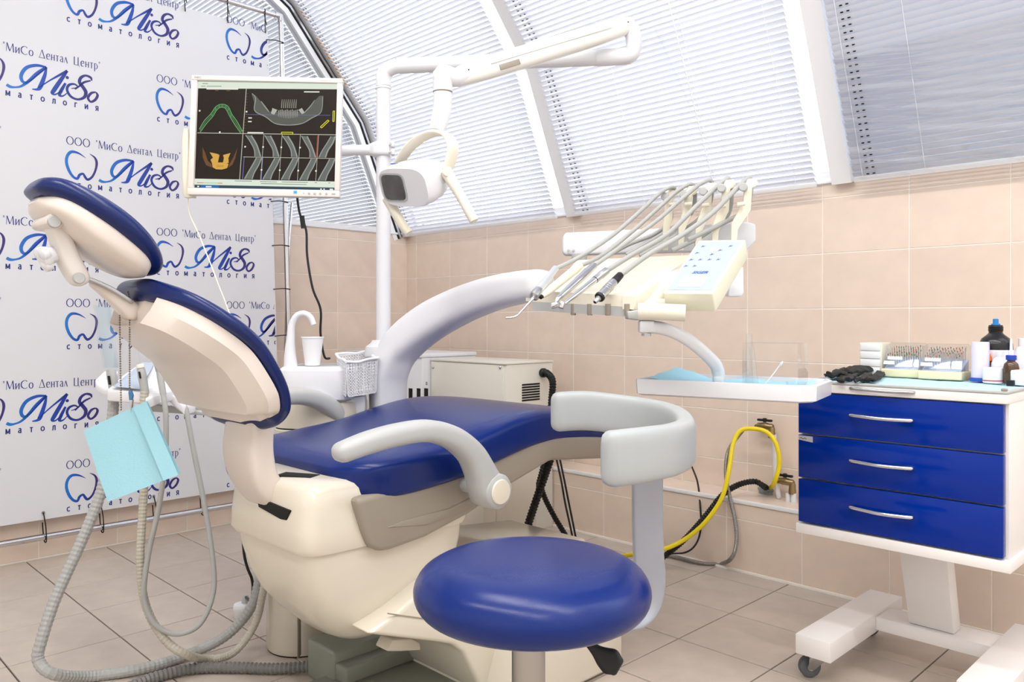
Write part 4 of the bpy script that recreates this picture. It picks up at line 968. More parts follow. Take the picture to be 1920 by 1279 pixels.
# grab bar, its bracket, and the swing arm of the tray
mk('grab_bar', tube([W(1197, 584, d=1.76), W(1240, 585, d=1.75), W(1285, 587, d=1.74)], .0185, 20, 4), M_ivory, co)
mk('bar_bracket', prism([W(1176, 584, d=1.80), W(1200, 580, d=1.80), W(1260, 600, d=1.79), W(1200, 601, d=1.80), W(1178, 598, d=1.80)], _F*.05, .003), M_grey, co)
mk('keypad_underside', prism([W(1232, 560, d=1.80), W(1300, 562, d=1.78), W(1296, 576, d=1.78), W(1226, 572, d=1.80)], _F*.06, .003), M_ivory, co)

# --- tray on its own swing arm
tr = thing('bracket_tray', 'white bracket tray on a curved swing arm in front of the drawer cart', 'tray', W(1355, 740, d=1.86))
mk('pivot_block', prism([W(1200, 601, d=1.80), W(1227, 601, d=1.80), W(1228, 624, d=1.80), W(1200, 624, d=1.80)], _F*.035, .004), M_white, tr)
mk('pivot_screw', lathe([(.011, 0), (.011, -.006)], W(1212, 625, d=1.815), Z_, 14), M_steel, tr)
mk('swing_arm', sweep([(W(1215, 612, d=1.82), .02, .015), (W(1250, 618, d=1.84), .02, .0145), (W(1285, 634, d=1.87), .019, .0145), (W(1315, 657, d=1.90), .018, .0145), (W(1340, 682, d=1.93), .018, .015), (W(1347, 700, d=1.94), .018, .015), (W(1347, 712, d=1.94), .018, .014)], (_F+_R*.3), 3.2, 24, 6), M_white, tr)
TFL, TFR = W(1190, 712, d=1.974), W(1525, 726, d=1.755)
TFL.z = TFR.z = .785; tu = (TFR-TFL).normalized(); tv = Z_.cross(tu).normalized(); tv = tv if tv.dot(_F) > 0 else -tv
TWd, TDp = (TFR-TFL).length, .25
def tp3(u, w, z): return TFL+tu*(u*TWd)+tv*(w*TDp)+Z_*(z-.785)
rim = [(.0, .05), (.02, 0), (.93, 0), (1, .12), (1, .85), (.96, 1), (.04, 1), (0, .92)]
v, f = [], []
def ring_(k, z): return [tp3(.5+(u-.5)*k, .5+(w-.5)*k, z) for u, w in rim]
for k, z in ((.955, .748), (1., .752), (1.01, .785), (1.0, .788), (.975, .788), (.95, .772), (.94, .766)): v += ring_(k, z)
n = len(rim)
for j in range(6):
    for i in range(n): l = (i+1) % n; f.append((j*n+i, j*n+l, (j+1)*n+l, (j+1)*n+i))
f += [tuple(range(n))[::-1], tuple(6*n+i for i in range(n))]
mk('tray_pan', (v, f), M_white, tr, ang=30)
# blue paper napkin lying in the tray, its edge curling up on the left
v, f = [], []; nu, nw = 24, 10; r2 = random.Random(5)
for j in range(nw):
    for i in range(nu):
        u, w = .06+.86*i/(nu-1), .10+.78*j/(nw-1); z = .7765+.003*r2.random()+.028*max(0, (.30-u)/.24)**1.3*(.4+w*.6)+.012*max(0, w-.7)/.3*math.sin(u*9)**2
        v.append(tp3(u, w, z))
for j in range(nw-1):
    for i in range(nu-1): a = j*nu+i; f.append((a, a+1, a+nu+1, a+nu))
nk = mk('paper_napkin', (v, f), mat('napkin_blue', rgb(172, 222, 240), .8)); tag(nk, 'light blue paper napkin lying in the white bracket tray', 'napkin')
def cast(name, px, py0, py1, d, lab, cat):
    return None
b0 = tp3(.66, .5, .772)
# upright clear sleeves and a small clear dish on the tray
for k, (u, w, h, r, lab) in enumerate(((.58, .55, .125, .008, 'tallest clear plastic tube standing in the white tray'), (.545, .6, .085, .005, 'thin clear plastic tube left of the tallest tube in the tray'), (.625, .5, .09, .006, 'slanting clear plastic tube right of the tallest tube in the tray'))):
    b = tp3(u, w, .7735); o = mk('clear_tube', lathe([(r, 0), (r, h*.5), (r*.9, h)], b, Z_+(tu*.10 if k == 2 else tu*.0)*-1, 18), MATS.get('tube_plastic') or glass_mat('tube_plastic', (.97, .98, .985, 1), .14, .12)); tag(o, lab, 'tube')
cc = [tp3(u, w, .7735) for u, w in ((.60, .18), (.90, .18), (.90, .62), (.60, .62))]
o = mk('clear_case', prism(cc, (0, 0, .105)), MATS['tube_plastic'] if False else glass_mat('case_plastic', (.985, .988, .99, 1), .035, .02), sm=False); tag(o, 'clear upright plastic case standing on the right half of the tray', 'case')
o = mk('clear_dish', lathe([(.012, 0), (.02, .004), (.024, .016), (.0225, .016), (.018, .005)], tp3(.87, .35, .7735), Z_, 22), M_clear); tag(o, 'small clear dish at the right end of the white tray', 'dish')
o = mk('cotton_swab', [tube([tp3(.66, .62, .776), tp3(.70, .66, .800), tp3(.735, .68, .822)], .0015, 8, 3), lathe([(.001, 0), (.003, .003), (.003, .01), (.001, .014)], tp3(.735, .68, .820), (tu*.5+Z_*.85), 10)], M_paint); tag(o, 'white cotton swab leaning in the tray', 'swab')
v, f = [], []
for j in range(5):
    for i in range(16):
        u = .46+.46*i/15; k = j/4; v.append(tp3(u, .86, .7735)+Z_*(.016*k+.006*math.sin(i*.9)*k)+tv*(.006*math.sin(i*.6)*k-.012*k))
for j in range(4):
    for i in range(15): a = j*16+i; f.append((a, a+1, a+17, a+16))
o = mk('clear_wrap', (v, f), glass_mat('wrap_film', (.95, .96, .98, 1), .12, .15)); tag(o, 'crumpled clear film along the back of the tray', 'film')

# --- five handpieces with their hoses
def hose(name, parent, pts, r): return mk(name, tube(pts, r, 10, 7), M_hose, parent)
def hpiece(name, lab, px0, px1, build, rt, hpts, rh=.0055):
    """px0 nose, px1 tail, as (x, y, d); build(parent, nose, tail, axis)"""
    a, b = W(px0[0], px0[1], d=px0[2]), W(px1[0], px1[1], d=px1[2]); r = thing(name, lab, 'handpiece', a, 'handpieces on the console')
    ax = (b-a).normalized(); build(r, a, b, ax, (b-a).length)
    hose('hose', r, [tuple(b-ax*.004)]+[tuple(W(x, y, d=d)) for x, y, d in hpts], rh)
    return r
def b_syr(r, a, b, ax, L):
    mk('grip', lathe([(.0095, .02), (.0105, .04), (.010, L*.5), (.0085, L*.75), (.008, L)], a, ax, 18), mat('silver_paint', rgb(214, 216, 220), .28, metal=.6), r)
    mk('valve_head', lathe([(.006, 0), (.0115, .004), (.0125, .018), (.0115, .03), (.0095, .034)], a, ax, 18), M_steel, r)
    mk('nozzle', tube([(*a, .005), (*(a-ax*.012), .0035), (*W(978, 583, d=1.845), .0026), (*W(966, 594, d=1.84), .0024), (*W(949, 596, d=1.84), .0022)], .003, 10, 5), M_chrome, r)
hpiece('air_water_syringe', 'silver air-water syringe with a bent nozzle, leftmost on the console', (1000, 558, 1.86), (1042, 503, 1.95), b_syr, .01, [(1090, 480, 2.0), (1150, 440, 2.06), (1205, 392, 2.12), (1240, 360, 2.15), (1264, 352, 2.17), (1258, 380, 2.19), (1256, 415, 2.2), (1225, 440, 2.2), (1180, 458, 2.2), (1140, 480, 2.2)])
def b_light(r, a, b, ax, L):
    mk('grip', lathe([(.004, 0), (.0065, .003), (.0085, .02), (.0095, .04), (.0105, L*.6), (.011, L*.9), (.009, L)], a, ax, 18), mat('ivory_grip', rgb(238, 234, 206), .35), r)
    mk('tip', lathe([(.0045, -.006), (.005, 0), (.0045, .002)], a, ax, 14), M_dark, r)
    mk('maker_lettering', [obox(a+ax*(L*.42+i*.006)-_F*.0098, ax, _Z, _F, .002, .0025, .0006) for i in range(4)], M_print, r, sm=False)
hpiece('scaler_handpiece', 'ivory pencil-shaped scaler handpiece beside the syringe on the console', (1016, 556, 1.87), (1088, 498, 1.98), b_light, .01, [(1130, 478, 2.03), (1190, 430, 2.08), (1240, 385, 2.12), (1275, 355, 2.14), (1300, 348, 2.15), (1296, 400, 2.17), (1240, 440, 2.18), (1175, 478, 2.17)])
def b_contra(r, a, b, ax, L):
    mk('body', lathe([(.006, .012), (.0075, .03), (.0088, .05), (.0095, L*.5), (.0105, L*.55), (.0108, L*.8), (.0095, L*.86), (.0095, L)], a, ax, 20), M_chrome, r)
    hd_ = W(1040, 572, d=1.84)
    mk('neck', tube([(*(a+ax*.014), .006), (*a, .0052), (*W(1040, 571, d=1.842), .0052)], .0055, 12, 4), M_chrome, r)
    mk('head', lathe([(.006, -.008), (.0072, -.006), (.0072, .006), (.0055, .009)], hd_, (_R*-.9-Z_*.3), 16), M_chrome, r)
hpiece('contra_angle', 'chrome contra-angle handpiece third from the left on the console', (1046, 560, 1.85), (1114, 498, 1.97), b_contra, .01, [(1165, 462, 2.02), (1230, 415, 2.07), (1280, 372, 2.10), (1315, 344, 2.12), (1335, 342, 2.13), (1325, 395, 2.15), (1270, 440, 2.16), (1200, 480, 2.15)])
def b_turb(r, a, b, ax, L):
    mk('body', lathe([(.0045, .01), (.006, .04), (.0072, L*.55), (.008, L*.7)], a, ax, 18), M_chrome, r)
    mk('coupling', lathe([(.0085, L*.71), (.009, L*.73), (.0088, L*.85), (.0096, L*.86), (.0096, L)], a, ax, 18), M_steel, r)
    mk('ring', lathe([(.0082, L*.70), (.0086, L*.702), (.0086, L*.71)], a, ax, 18), M_black, r)
    mk('neck', tube([(*(a+ax*.012), .0048), (*a, .0045), (*W(1052, 572, d=1.815), .0045)], .0045, 12, 4), M_chrome, r)
    mk('head', lathe([(.004, -.008), (.007, -.006), (.007, .006), (.0055, .008)], W(1053, 572, d=1.812), (Z_+_R*.25), 16), M_chrome, r)
    mk('bur', [rod(W(1053+q, 576, d=1.812), W(1053+q, 586, d=1.812), .0011, 6) for q in (-4, 0, 4)], M_steel, r)
hpiece('turbine_handpiece', 'slim chrome turbine handpiece fourth from the left on the console', (1060, 568, 1.82), (1137, 508, 1.93), b_turb, .01, [(1185, 478, 1.98), (1250, 440, 2.03), (1300, 392, 2.06), (1345, 350, 2.09), (1368, 337, 2.10), (1366, 400, 2.12), (1320, 440, 2.12), (1260, 470, 2.1)], .0062)
def b_motor(r, a, b, ax, L):
    mk('body', lathe([(.0095, .022), (.0115, .024), (.0115, .028), (.0108, .03), (.0108, L*.68), (.0095, L*.72)], a, ax, 22), M_chrome, r)
    mk('grooves', [lathe([(.0109, L*k), (.0112, L*k+.0006), (.0109, L*k+.0012)], a, ax, 22) for k in (.42, .48, .54)], M_steel, r)
    mk('ring', lathe([(.0105, .016), (.012, .018), (.012, .023), (.0105, .024)], a, ax, 20), M_black, r)
    mk('spindle', lathe([(.004, -.002), (.0052, 0), (.0052, .012), (.007, .014), (.007, .018)], a, ax, 16), M_steel, r)
    mk('socket', lathe([(.003, -.0026), (.003, -.002)], a, ax, 12), M_dark, r)
    mk('tail_sleeve', lathe([(.0092, L*.72), (.0098, L*.74), (.0088, L*.98), (.007, L)], a, ax, 20), M_black, r)
hpiece('micromotor', 'chrome micromotor with a black sleeve, rightmost on the console', (1116, 566, 1.81), (1164, 515, 1.88), b_motor, .01, [(1215, 478, 1.94), (1280, 440, 1.98), (1335, 400, 2.02), (1380, 355, 2.05), (1406, 335, 2.07), (1400, 390, 2.09), (1352, 420, 2.08), (1290, 450, 2.05)], .0064)

# ================================================================ ASSISTANT'S HOLDER on the far side
asn = thing('assistant_holder', 'white assistant holder with keypad and three suction hooks beside the backrest', 'holder', W(285, 760, d=2.16))
def ap(x, y, d=2.16): return W(x, y, d=d)
pl = [(178, 712, 2.2), (185, 694, 2.25), (258, 672, 2.33), (300, 674, 2.33), (345, 715, 2.28), (368, 760, 2.2), (344, 762, 2.14), (310, 748, 2.1), (258, 752, 2.08), (204, 752, 2.1), (200, 728, 2.12)]
mk('tray', prism([W(x, y, d=d) for x, y, d in [(200, 730, 2.12), (228, 706, 2.24), (262, 680, 2.34), (300, 682, 2.33), (336, 706, 2.26), (350, 722, 2.2), (310, 735, 2.12), (262, 735, 2.1)]], (0, 0, -.032), .006, 3), M_white, asn, ang=30)
mk('hook', prism([ap(178, 712, 2.22), ap(196, 695, 2.27), ap(222, 695, 2.27), ap(214, 728, 2.2), ap(196, 730, 2.2), ap(182, 722, 2.21)], (0, 0, -.018), .004, 2), M_white, asn)
mk('hook', prism([ap(268, 735, 2.1), ap(300, 720, 2.14), ap(304, 726, 2.14), ap(304, 738, 2.12), ap(274, 750, 2.09)], (0, 0, -.025), .004, 2), M_white, asn)
mk('hook', prism([ap(305, 728, 2.16), ap(335, 712, 2.2), ap(356, 725, 2.2), ap(368, 755, 2.17), ap(345, 762, 2.14), ap(330, 745, 2.14)], (0, 0, -.026), .005, 2), M_white, asn)
mk('keypad', prism([W(x, y, d=d) for x, y, d in [(212, 725, 2.115), (250, 694, 2.27), (266, 680, 2.33), (290, 681, 2.33), (262, 730, 2.1)]], (0, 0, .0012)), M_pad, asn, sm=False)
mk('support_arm', tube([ap(330, 740, 2.24), ap(400, 770, 2.28), (1.66, -1.75, .60)], .022, 14, 5), M_white, asn)
mk('drip_shield', prism([ap(280, 757, 2.2), ap(392, 774, 2.22), ap(392, 780, 2.22), ap(282, 772, 2.2)], _F*.02, .003), M_grey, asn)
# suction handles with hoses
def sucker(lab, top, bot, r, col, pts, hr, corr, hm, d, extra=None):
    a, b = W(*top, d=d), W(*bot, d=d); ax = (b-a).normalized(); L = (b-a).length
    r_ = thing('suction_hose', lab, 'suction', b, 'suction hoses of the assistant holder')
    mk('handle', lathe([(r*.8, 0), (r, .004), (r*1.05, L*.4), (r*.95, L)], a, ax, 18), col, r_)
    mk('hose', tube([tuple(b-ax*.004)]+pts, hr, 12, 8, corr), hm, r_, ang=22)
    if extra: extra(r_, a, ax)
    return r_
def pf(x, y, z): return tuple(W(x, y, z=z))
def pd_(x, y, d): return tuple(W(x, y, d=d))
def ex1(r_, a, ax):
    mk('slider', obox(a+ax*.028-_F*.0165, ax, _R, _F, .012, .003, .002, .001), M_dark, r_)
big = [pd_(212, 770, 2.15), pd_(205, 840, 2.14), pd_(190, 920, 2.12), pd_(155, 1010, 2.08), pd_(105, 1120, 2.02), pd_(78, 1200, 1.98), pd_(72, 1238, 1.97), pd_(100, 1264, 1.965), pf(170, 1268, .016), pf(260, 1255, .016), pf(340, 1232, .016), pf(420, 1195, .05), pd_(470, 1140, 2.24), pd_(488, 1080, 2.26), pd_(500, 1020, 2.28)]
sucker('thick pale grey ribbed suction hose, leftmost on the assistant holder', (208, 693), (214, 735), .0125, M_hose, big, .0138, (.0115, .055), M_hose, 2.16, ex1)
mid = [pd_(270, 770, 2.10), pd_(273, 850, 2.10), pd_(268, 950, 2.10), pd_(263, 1060, 2.08), pd_(275, 1140, 2.08), pd_(310, 1200, 2.07), pd_(350, 1228, 2.08), pf(395, 1236, .011), pd_(440, 1222, 2.16), pd_(478, 1170, 2.2), pd_(493, 1110, 2.22), pd_(502, 1060, 2.25)]
def ex2(r_, a, ax):
    mk('slider', obox(a+ax*.018-_F*.0125, ax, _R, _F, .009, .0022, .002, .001), M_dark, r_)
    mk('tip_wire', tube([tuple(a+ax*.002), tuple(W(258, 650, d=2.1)), tuple(W(252, 620, d=2.1))], .0012, 6, 3), M_clear, r_)
    mk('nozzle', lathe([(.009, -.010), (.0105, -.006), (.0105, 0)], a, ax, 16), M_ivory, r_)
sucker('thin cream ribbed saliva ejector hose in the middle of the assistant holder', (264, 690), (272, 735), .0105, M_hose, mid, .0105, (.0095, .055), M_hosec, 2.10, ex2)
th_ = [pd_(311, 780, 2.08), pd_(310, 860, 2.08), pd_(298, 950, 2.08), pd_(280, 1030, 2.07), pd_(271, 1090, 2.06), pd_(272, 1130, 2.06), pd_(290, 1170, 2.06), pd_(330, 1189, 2.07), pd_(375, 1170, 2.09), pd_(400, 1110, 2.11), pd_(398, 1040, 2.12), pd_(382, 940, 2.13), pd_(362, 840, 2.14), pd_(348, 765, 2.15), pd_(342, 745, 2.16)]
def ex3(r_, a, ax):
    mk('button_head', lathe([(.006, -.010), (.0105, -.006), (.011, 0), (.0095, .02)], a, ax, 16), M_steel, r_)
sucker('smooth grey syringe hose looping low, rightmost on the assistant holder', (297, 682), (306, 740), .0085, M_grey, th_, .0068, None, M_hose, 2.09, ex3)
# sterile pouch slipped over the first suction tip
v, f = [], []
for j in range(8):
    for i in range(6):
        k = j/7; u = i/5; v.append(W(174+32*u+18*k-4*k*u, 572+118*k+6*math.sin(u*PI)*0, d=2.15-.006*math.sin(u*PI))+_F*(.004*math.sin(j*1.3+i)))
for j in range(7):
    for i in range(5): a = j*6+i; f.append((a, a+1, a+7, a+6))
v2 = [p+_F*.012 for p in v]; nf = len(v)
ff = f+[tuple(x+nf for x in q[::-1]) for q in f]
po = mk('sterile_pouch', (v+v2, ff), glass_mat('pouch_film', (.88, .95, .98, 1), .10, .2)); tag(po, 'clear blue-tinted sterile pouch standing over the thick suction tip', 'pouch')

# ================================================================ BIB on its chain
bb = thing('patient_bib', 'light blue paper bib hanging from a bead chain on the chair', 'bib', W(245, 935, d=1.62))
BD = 1.62
cor = [W(157, 808, d=BD), W(276, 752, d=BD-.01), W(336, 890, d=BD-.02), W(205, 940, d=BD-.01)]
v, f = [], []; nn = 12
for j in range(nn):
    for i in range(nn):
        u, w = i/(nn-1), j/(nn-1); p = cor[0].lerp(cor[1], u).lerp(cor[3].lerp(cor[2], u), w); v.append(p-_F*(.006*math.sin(u*3.2+w*1.5)))
for j in range(nn-1):
    for i in range(nn-1): a = j*nn+i; f.append((a, a+1, a+nn+1, a+nn))
v2 = [p+_F*.0015 for p in v]; nv = len(v)
mk('paper', (v+v2, f+[tuple(x+nv for x in q[::-1]) for q in f]), M_bib, bb)
fo_ = [cor[0].lerp(cor[1], .80)-_F*.0075, cor[1]-_F*.004, cor[2]-_F*.004, cor[3].lerp(cor[2], .80)-_F*.0075]
mk('fold', prism(fo_, _F*.001), M_bib, bb, sm=False)
def beads(P, n, name):
    Q = crom(P, 12); L = [0]
    for a, b in zip(Q, Q[1:]): L.append(L[-1]+(Vector(a)-Vector(b)).length)
    g = []; k = 0
    for i in range(n):
        s = L[-1]*i/(n-1)
        while k < len(L)-2 and L[k+1] < s: k += 1
        t = (s-L[k])/max(L[k+1]-L[k], 1e-9); c = Vector(Q[k]).lerp(Vector(Q[k+1]), t)
        g.append(lathe([(.0003, -.0021), (.0016, -.0012), (.0021, 0), (.0016, .0012), (.0003, .0021)], c, Z_, 6))
    o = mk(name, g, mat('bead_metal', rgb(150, 138, 120), .35, metal=1.), bb); o['kind'] = 'stuff'; return o
beads([pd_(240, 548, 1.6), pd_(243, 562, 1.6), pd_(243, 600, 1.6), pd_(243, 660, 1.6), pd_(243, 735, BD-.005)], 44, 'bead_chain')
beads([pd_(244, 566, 1.61), pd_(232, 570, 1.61), pd_(225, 585, 1.61), pd_(225, 640, 1.61), pd_(226, 700, 1.615), pd_(227, 768, BD-.005)], 48, 'bead_chain')
mk('clip', [prism([W(*q, d=BD-.012) for q in [(240, 735), (245, 730), (249, 742), (247, 752), (242, 752)]], _F*.006, .001)], mat('clip_blue', rgb(70, 120, 170), .4), bb)
mk('clip_jaw', [prism([W(*q, d=BD-.013) for q in [(242, 750), (248, 750), (245, 775)]], _F*.008, .0008)], M_steel, bb)
# ================================================================ CABINETS BEHIND THE CHAIR
M_cabw = mat('cabinet_white', rgb(230, 227, 216), .35)
cb1 = thing('compressor_cabinet', 'cream metal cabinet with side louvres and a black hose, against the window wall', 'cabinet', (1.06, -.32, 0))
mk('body', box((.808, -.469, 0), (1.318, -.18, .742), .003, 2), M_cabw, cb1)
mk('front_panel', box((.812, -.475, .46), (1.300, -.468, .738), .002), M_cabw, cb1)
mk('top_panel', box((.806, -.478, .742), (1.322, -.178, .75), .002), M_cabw, cb1)
mk('lower_panel', box((1.0, -.474, .05), (1.300, -.468, .44), .002), M_cabw, cb1)
for px in (812, 938): p = W(px, 689, y=-.476); mk('screw', lathe([(.006, 0), (.0065, .003), (.004, .006)], p, -Y_, 14), M_steel, cb1)
for i in range(7):
    p0 = W(979, 722+i*4.9, x=1.319); p1 = W(1012, 720+i*4.9, x=1.319); mk('louvre', box((1.314, p0.y, p0.z-.0035), (1.3195, p1.y, p0.z+.0035)), M_dark, cb1, sm=False)
hs_ = thing('black_duct', 'thick black ribbed duct rising from behind the chair into the cream cabinet', 'hose', (1.36, -.35, .0))
h0 = W(1016, 699, x=1.318)
mk('hose', tube([tuple(h0), tuple(h0+X_*.03), (1.40, -.27, .665), (1.412, -.29, .58), (1.42, -.31, .45), (1.43, -.36, .30), (1.42, -.42, .15), (1.40, -.48, .02)], .0145, 14, 8, (.0115, .13)), M_rubber, hs_)
mk('collar', lathe([(.019, 0), (.021, .004), (.021, .016), (.017, .02)], h0, X_, 20), M_black, hs_)
cb2 = thing('suction_cabinet', 'white metal cabinet with black slots beside the unit, in the corner', 'cabinet', (.55, -.35, 0))
tr2 = W(885, 664, y=-.30)
mk('body', box((.18, -.52, 0), (.80, -.18, .755), .004, 2), M_white, cb2)
mk('lid', box((.17, -.53, .755), (.802, -.175, .775), .005, 3), M_white, cb2)
for k, px in enumerate((757, 770, 785, 799)):
    a = W(px-3, 728, y=-.5215); b = W(px+3, 752, y=-.5215); mk('slot', box((a.x, -.524, b.z), (b.x, -.519, a.z)), M_dark, cb2, sm=False)
mk('latch', box(W(800, 719, y=-.526)-Vector((.006, .002, .008)), W(800, 719, y=-.526)+Vector((.006, .002, .008)), .002), M_steel, cb2)
# tall cream side panel of the unit behind the seat, with cables
pc_ = thing('pedestal_panel', 'narrow cream pedestal panel under the leg rest', 'pedestal', (1.55, -.72, 0))
mk('panel', box((1.42, -.86, 0), (1.60, -.58, .46), .006, 2), M_cream, pc_)
mk('door', box((1.597, -.80, .10), (1.604, -.62, .40), .002), M_cream, pc_)
def cable(name, lab, pts, r, m, corr=None, cat='cable', seg=10, group=None):
    o = mk(name, tube(pts, r, seg, 8, corr), m, ang=22 if corr else 38); tag(o, lab, cat, group); return o
def g(px_, py_, **k): return tuple(W(px_, py_, **k))
cable('ribbed_hose', 'black ribbed hose hanging below the leg rest', [g(1035, 850, y=-.98), g(1022, 890, y=-.97), g(1008, 930, y=-.97), g(990, 985, y=-.97), g(975, 1040, y=-.97), g(970, 1090, y=-.95)], .0125, M_rubber, (.0115, .13), 'hose', 12)
cable('ribbed_hose', 'thinner black hose slanting down beside the hanging ribbed hose', [g(1012, 905, y=-.90), g(1022, 935, y=-.88), g(1040, 970, y=-.86), g(1058, 1000, y=-.84), g(1080, 1040, y=-.82)], .009, M_rubber, (.009, .12), 'hose', 10)
cable('power_cable', 'thin black cable below the leg rest, left of its twin', [g(1042, 855, y=-.62), g(1052, 900, y=-.62), g(1060, 945, y=-.62), g(1072, 1000, y=-.62), g(1080, 1045, y=-.6)], .0038, M_black, None, 'cable', 8, 'thin cables below the leg rest')
cable('power_cable', 'thin black cable below the leg rest, right of its twin', [g(1048, 852, y=-.60), g(1058, 900, y=-.60), g(1067, 945, y=-.60), g(1078, 1000, y=-.60), g(1086, 1045, y=-.58)], .0038, M_black, None, 'cable', 8, 'thin cables below the leg rest')

# ================================================================ PLUMBING ON THE LEDGE
def valve(name, lab, px, py, y, sx):
    c = W(px, py, y=y); r = thing(name, lab, 'valve', c-Z_*.03)
    mk('body', [lathe([(.008, -.030), (.011, -.028), (.011, -.016), (.013, -.012), (.013, .012), (.011, .016), (.011, .030), (.008, .034)], c, X_*sx, 16), lathe([(.005, 0), (.006, .02)], c, Z_, 12)], M_brass, r)
    mk('outlet', lathe([(.009, 0), (.012, -.008), (.012, -.024), (.013, -.026), (.013, -.042)], c+X_*.028*sx, Z_, 16), M_brass, r)
    mk('lever', [obox(c+Z_*.022+X_*s*.016, X_, Y_, Z_, .014, .006, .0045, .003) for s in (-1, 1)]+[lathe([(.007, .016), (.008, .018), (.008, .028), (.006, .03)], c, Z_, 14)], M_black, r)
    return r
valve('ball_valve', 'brass ball valve with a black butterfly lever, high on the tiled wall', 1434, 799, -.05, 1)
mk('wall_elbow', rod(W(1418, 800, y=-.05), W(1418, 800, y=-.05)+Y_*.05, .009, 12), M_brass, bpy.data.objects['ball_valve'])
cable('white_pipe', 'white pipe running down the wall from the upper valve', [g(1451, 815, y=-.05), g(1452, 850, y=-.045), g(1455, 900, y=-.045), g(1460, 930, y=-.05), tuple(W(1460, 931, z=ZL+.004))], .009, M_white, None, 'pipe', 12)
v2_ = valve('ball_valve', 'brass ball valve with a black lever low on the ledge, half behind the cart', 1472, 903, -.06, 1)
for px, lab in ((1478, 'stub of white pipe under the low ledge valve'), (1488, 'right-hand stub of white pipe under the low ledge valve')):
    p = W(px, 925, y=-.06); cable('white_pipe', lab, [(p.x, p.y, ZL), (p.x, p.y, p.z)], .010, M_white, None, 'pipe', 12)
dp = W(1440, 925, z=ZL)
dr = tag(mk('drain_socket', [lathe([(.034, 0), (.034, .012), (.038, .013), (.038, .022), (.032, .024), (.030, .028), (.024, .028), (.024, .01)], (dp.x, dp.y, ZL), Z_, 24)], mat('drain_grey', rgb(140, 146, 150), .5)), 'grey drain socket standing on the tiled ledge', 'pipe')
cable('yellow_hose', 'bright yellow hose arching from the drain down to the floor', [(dp.x+.006, dp.y, ZL+.02), g(1452, 905, y=-.09), g(1461, 870, y=-.09), g(1456, 835, y=-.09), g(1440, 812, y=-.09), g(1415, 804, y=-.10), g(1388, 808, y=-.12), g(1374, 835, y=-.15), g(1367, 880, y=-.19), g(1355, 930, y=-.22), g(1330, 970, y=-.25), g(1300, 1000, y=-.28), g(1265, 1022, y=-.32), g(1225, 1034, y=-.40), g(1150, 1045, z=.012)], .0082, M_yellow, None, 'hose', 12)
cable('ribbed_hose', 'black ribbed drain hose running from the ledge socket to the floor', [(dp.x-.008, dp.y, ZL+.02), g(1432, 912, y=-.08), g(1415, 903, y=-.10), g(1385, 909, y=-.14), g(1355, 928, y=-.20), g(1325, 965, y=-.24), g(1290, 1005, y=-.27), g(1262, 1030, y=-.30), g(1230, 1052, y=-.36), g(1180, 1062, z=.014)], .0105, M_rubber, (.010, .13), 'hose', 12)
cable('braided_hose', 'grey braided water hose looping from the wall to the floor', [g(1392, 808, y=-.10), g(1366, 845, y=-.16), g(1361, 890, y=-.18), g(1368, 930, y=-.185), g(1378, 975, y=-.19), g(1381, 1015, y=-.20), g(1372, 1046, y=-.215), g(1350, 1057, z=.010), g(1310, 1055, z=.010), g(1255, 1042, z=.010), g(1200, 1035, z=.010)], .0072, mat('braid', rgb(150, 146, 142), .35, metal=.6, noise=.3, nscale=260), (.004, .05), 'hose', 10)
cable('power_cable', 'thin black cable curving down the ledge behind the stool', [g(1288, 850, y=-.03), g(1296, 872, y=-.05), g(1308, 905, y=-.12), g(1313, 950, y=-.18), g(1314, 990, y=-.185), g(1305, 1020, y=-.20), g(1285, 1036, y=-.24), g(1250, 1038, z=.006), g(1190, 1040, z=.006)], .0036, M_black, None, 'cable', 8)

# ================================================================ FLOOR HOSE AND SOCKET, LEFT
cable('corrugated_conduit', 'dark grey corrugated conduit on the floor running into the chair base', [g(240, 1290, z=.015), g(290, 1270, z=.015), g(360, 1254, z=.015), g(440, 1252, z=.015), g(520, 1254, z=.016), g(590, 1248, z=.024), g(640, 1238, z=.05), tuple(Vector(g(652, 1236, z=.055)))], .0135, mat('conduit_grey', rgb(122, 120, 118), .45), (.0115, .12), 'hose', 14)
so = W(455, 1156, z=0)
sk = thing('floor_socket', 'white round socket block on the floor left of the chair', 'socket', so)
mk('block', lathe([(.026, 0), (.028, .004), (.028, .022), (.029, .024), (.029, .034), (.026, .04), (.015, .042)], so, Z_, 24), M_paint, sk)
mk('plug', lathe([(.012, .042), (.013, .05), (.010, .06), (.006, .066)], so+Vector((.004, .008, 0)), Z_, 14), M_grey, sk)
cable('power_cable', 'black plug lead rising from the floor socket', [tuple(so+Vector((.004, .008, .060))), g(470, 1125, d=2.44), g(474, 1105, d=2.43), g(472, 1085, d=2.42), g(464, 1065, d=2.42), g(458, 1040, d=2.42), g(456, 1005, d=2.42), g(462, 980, d=2.42)], .0042, M_black, None, 'cable', 8)

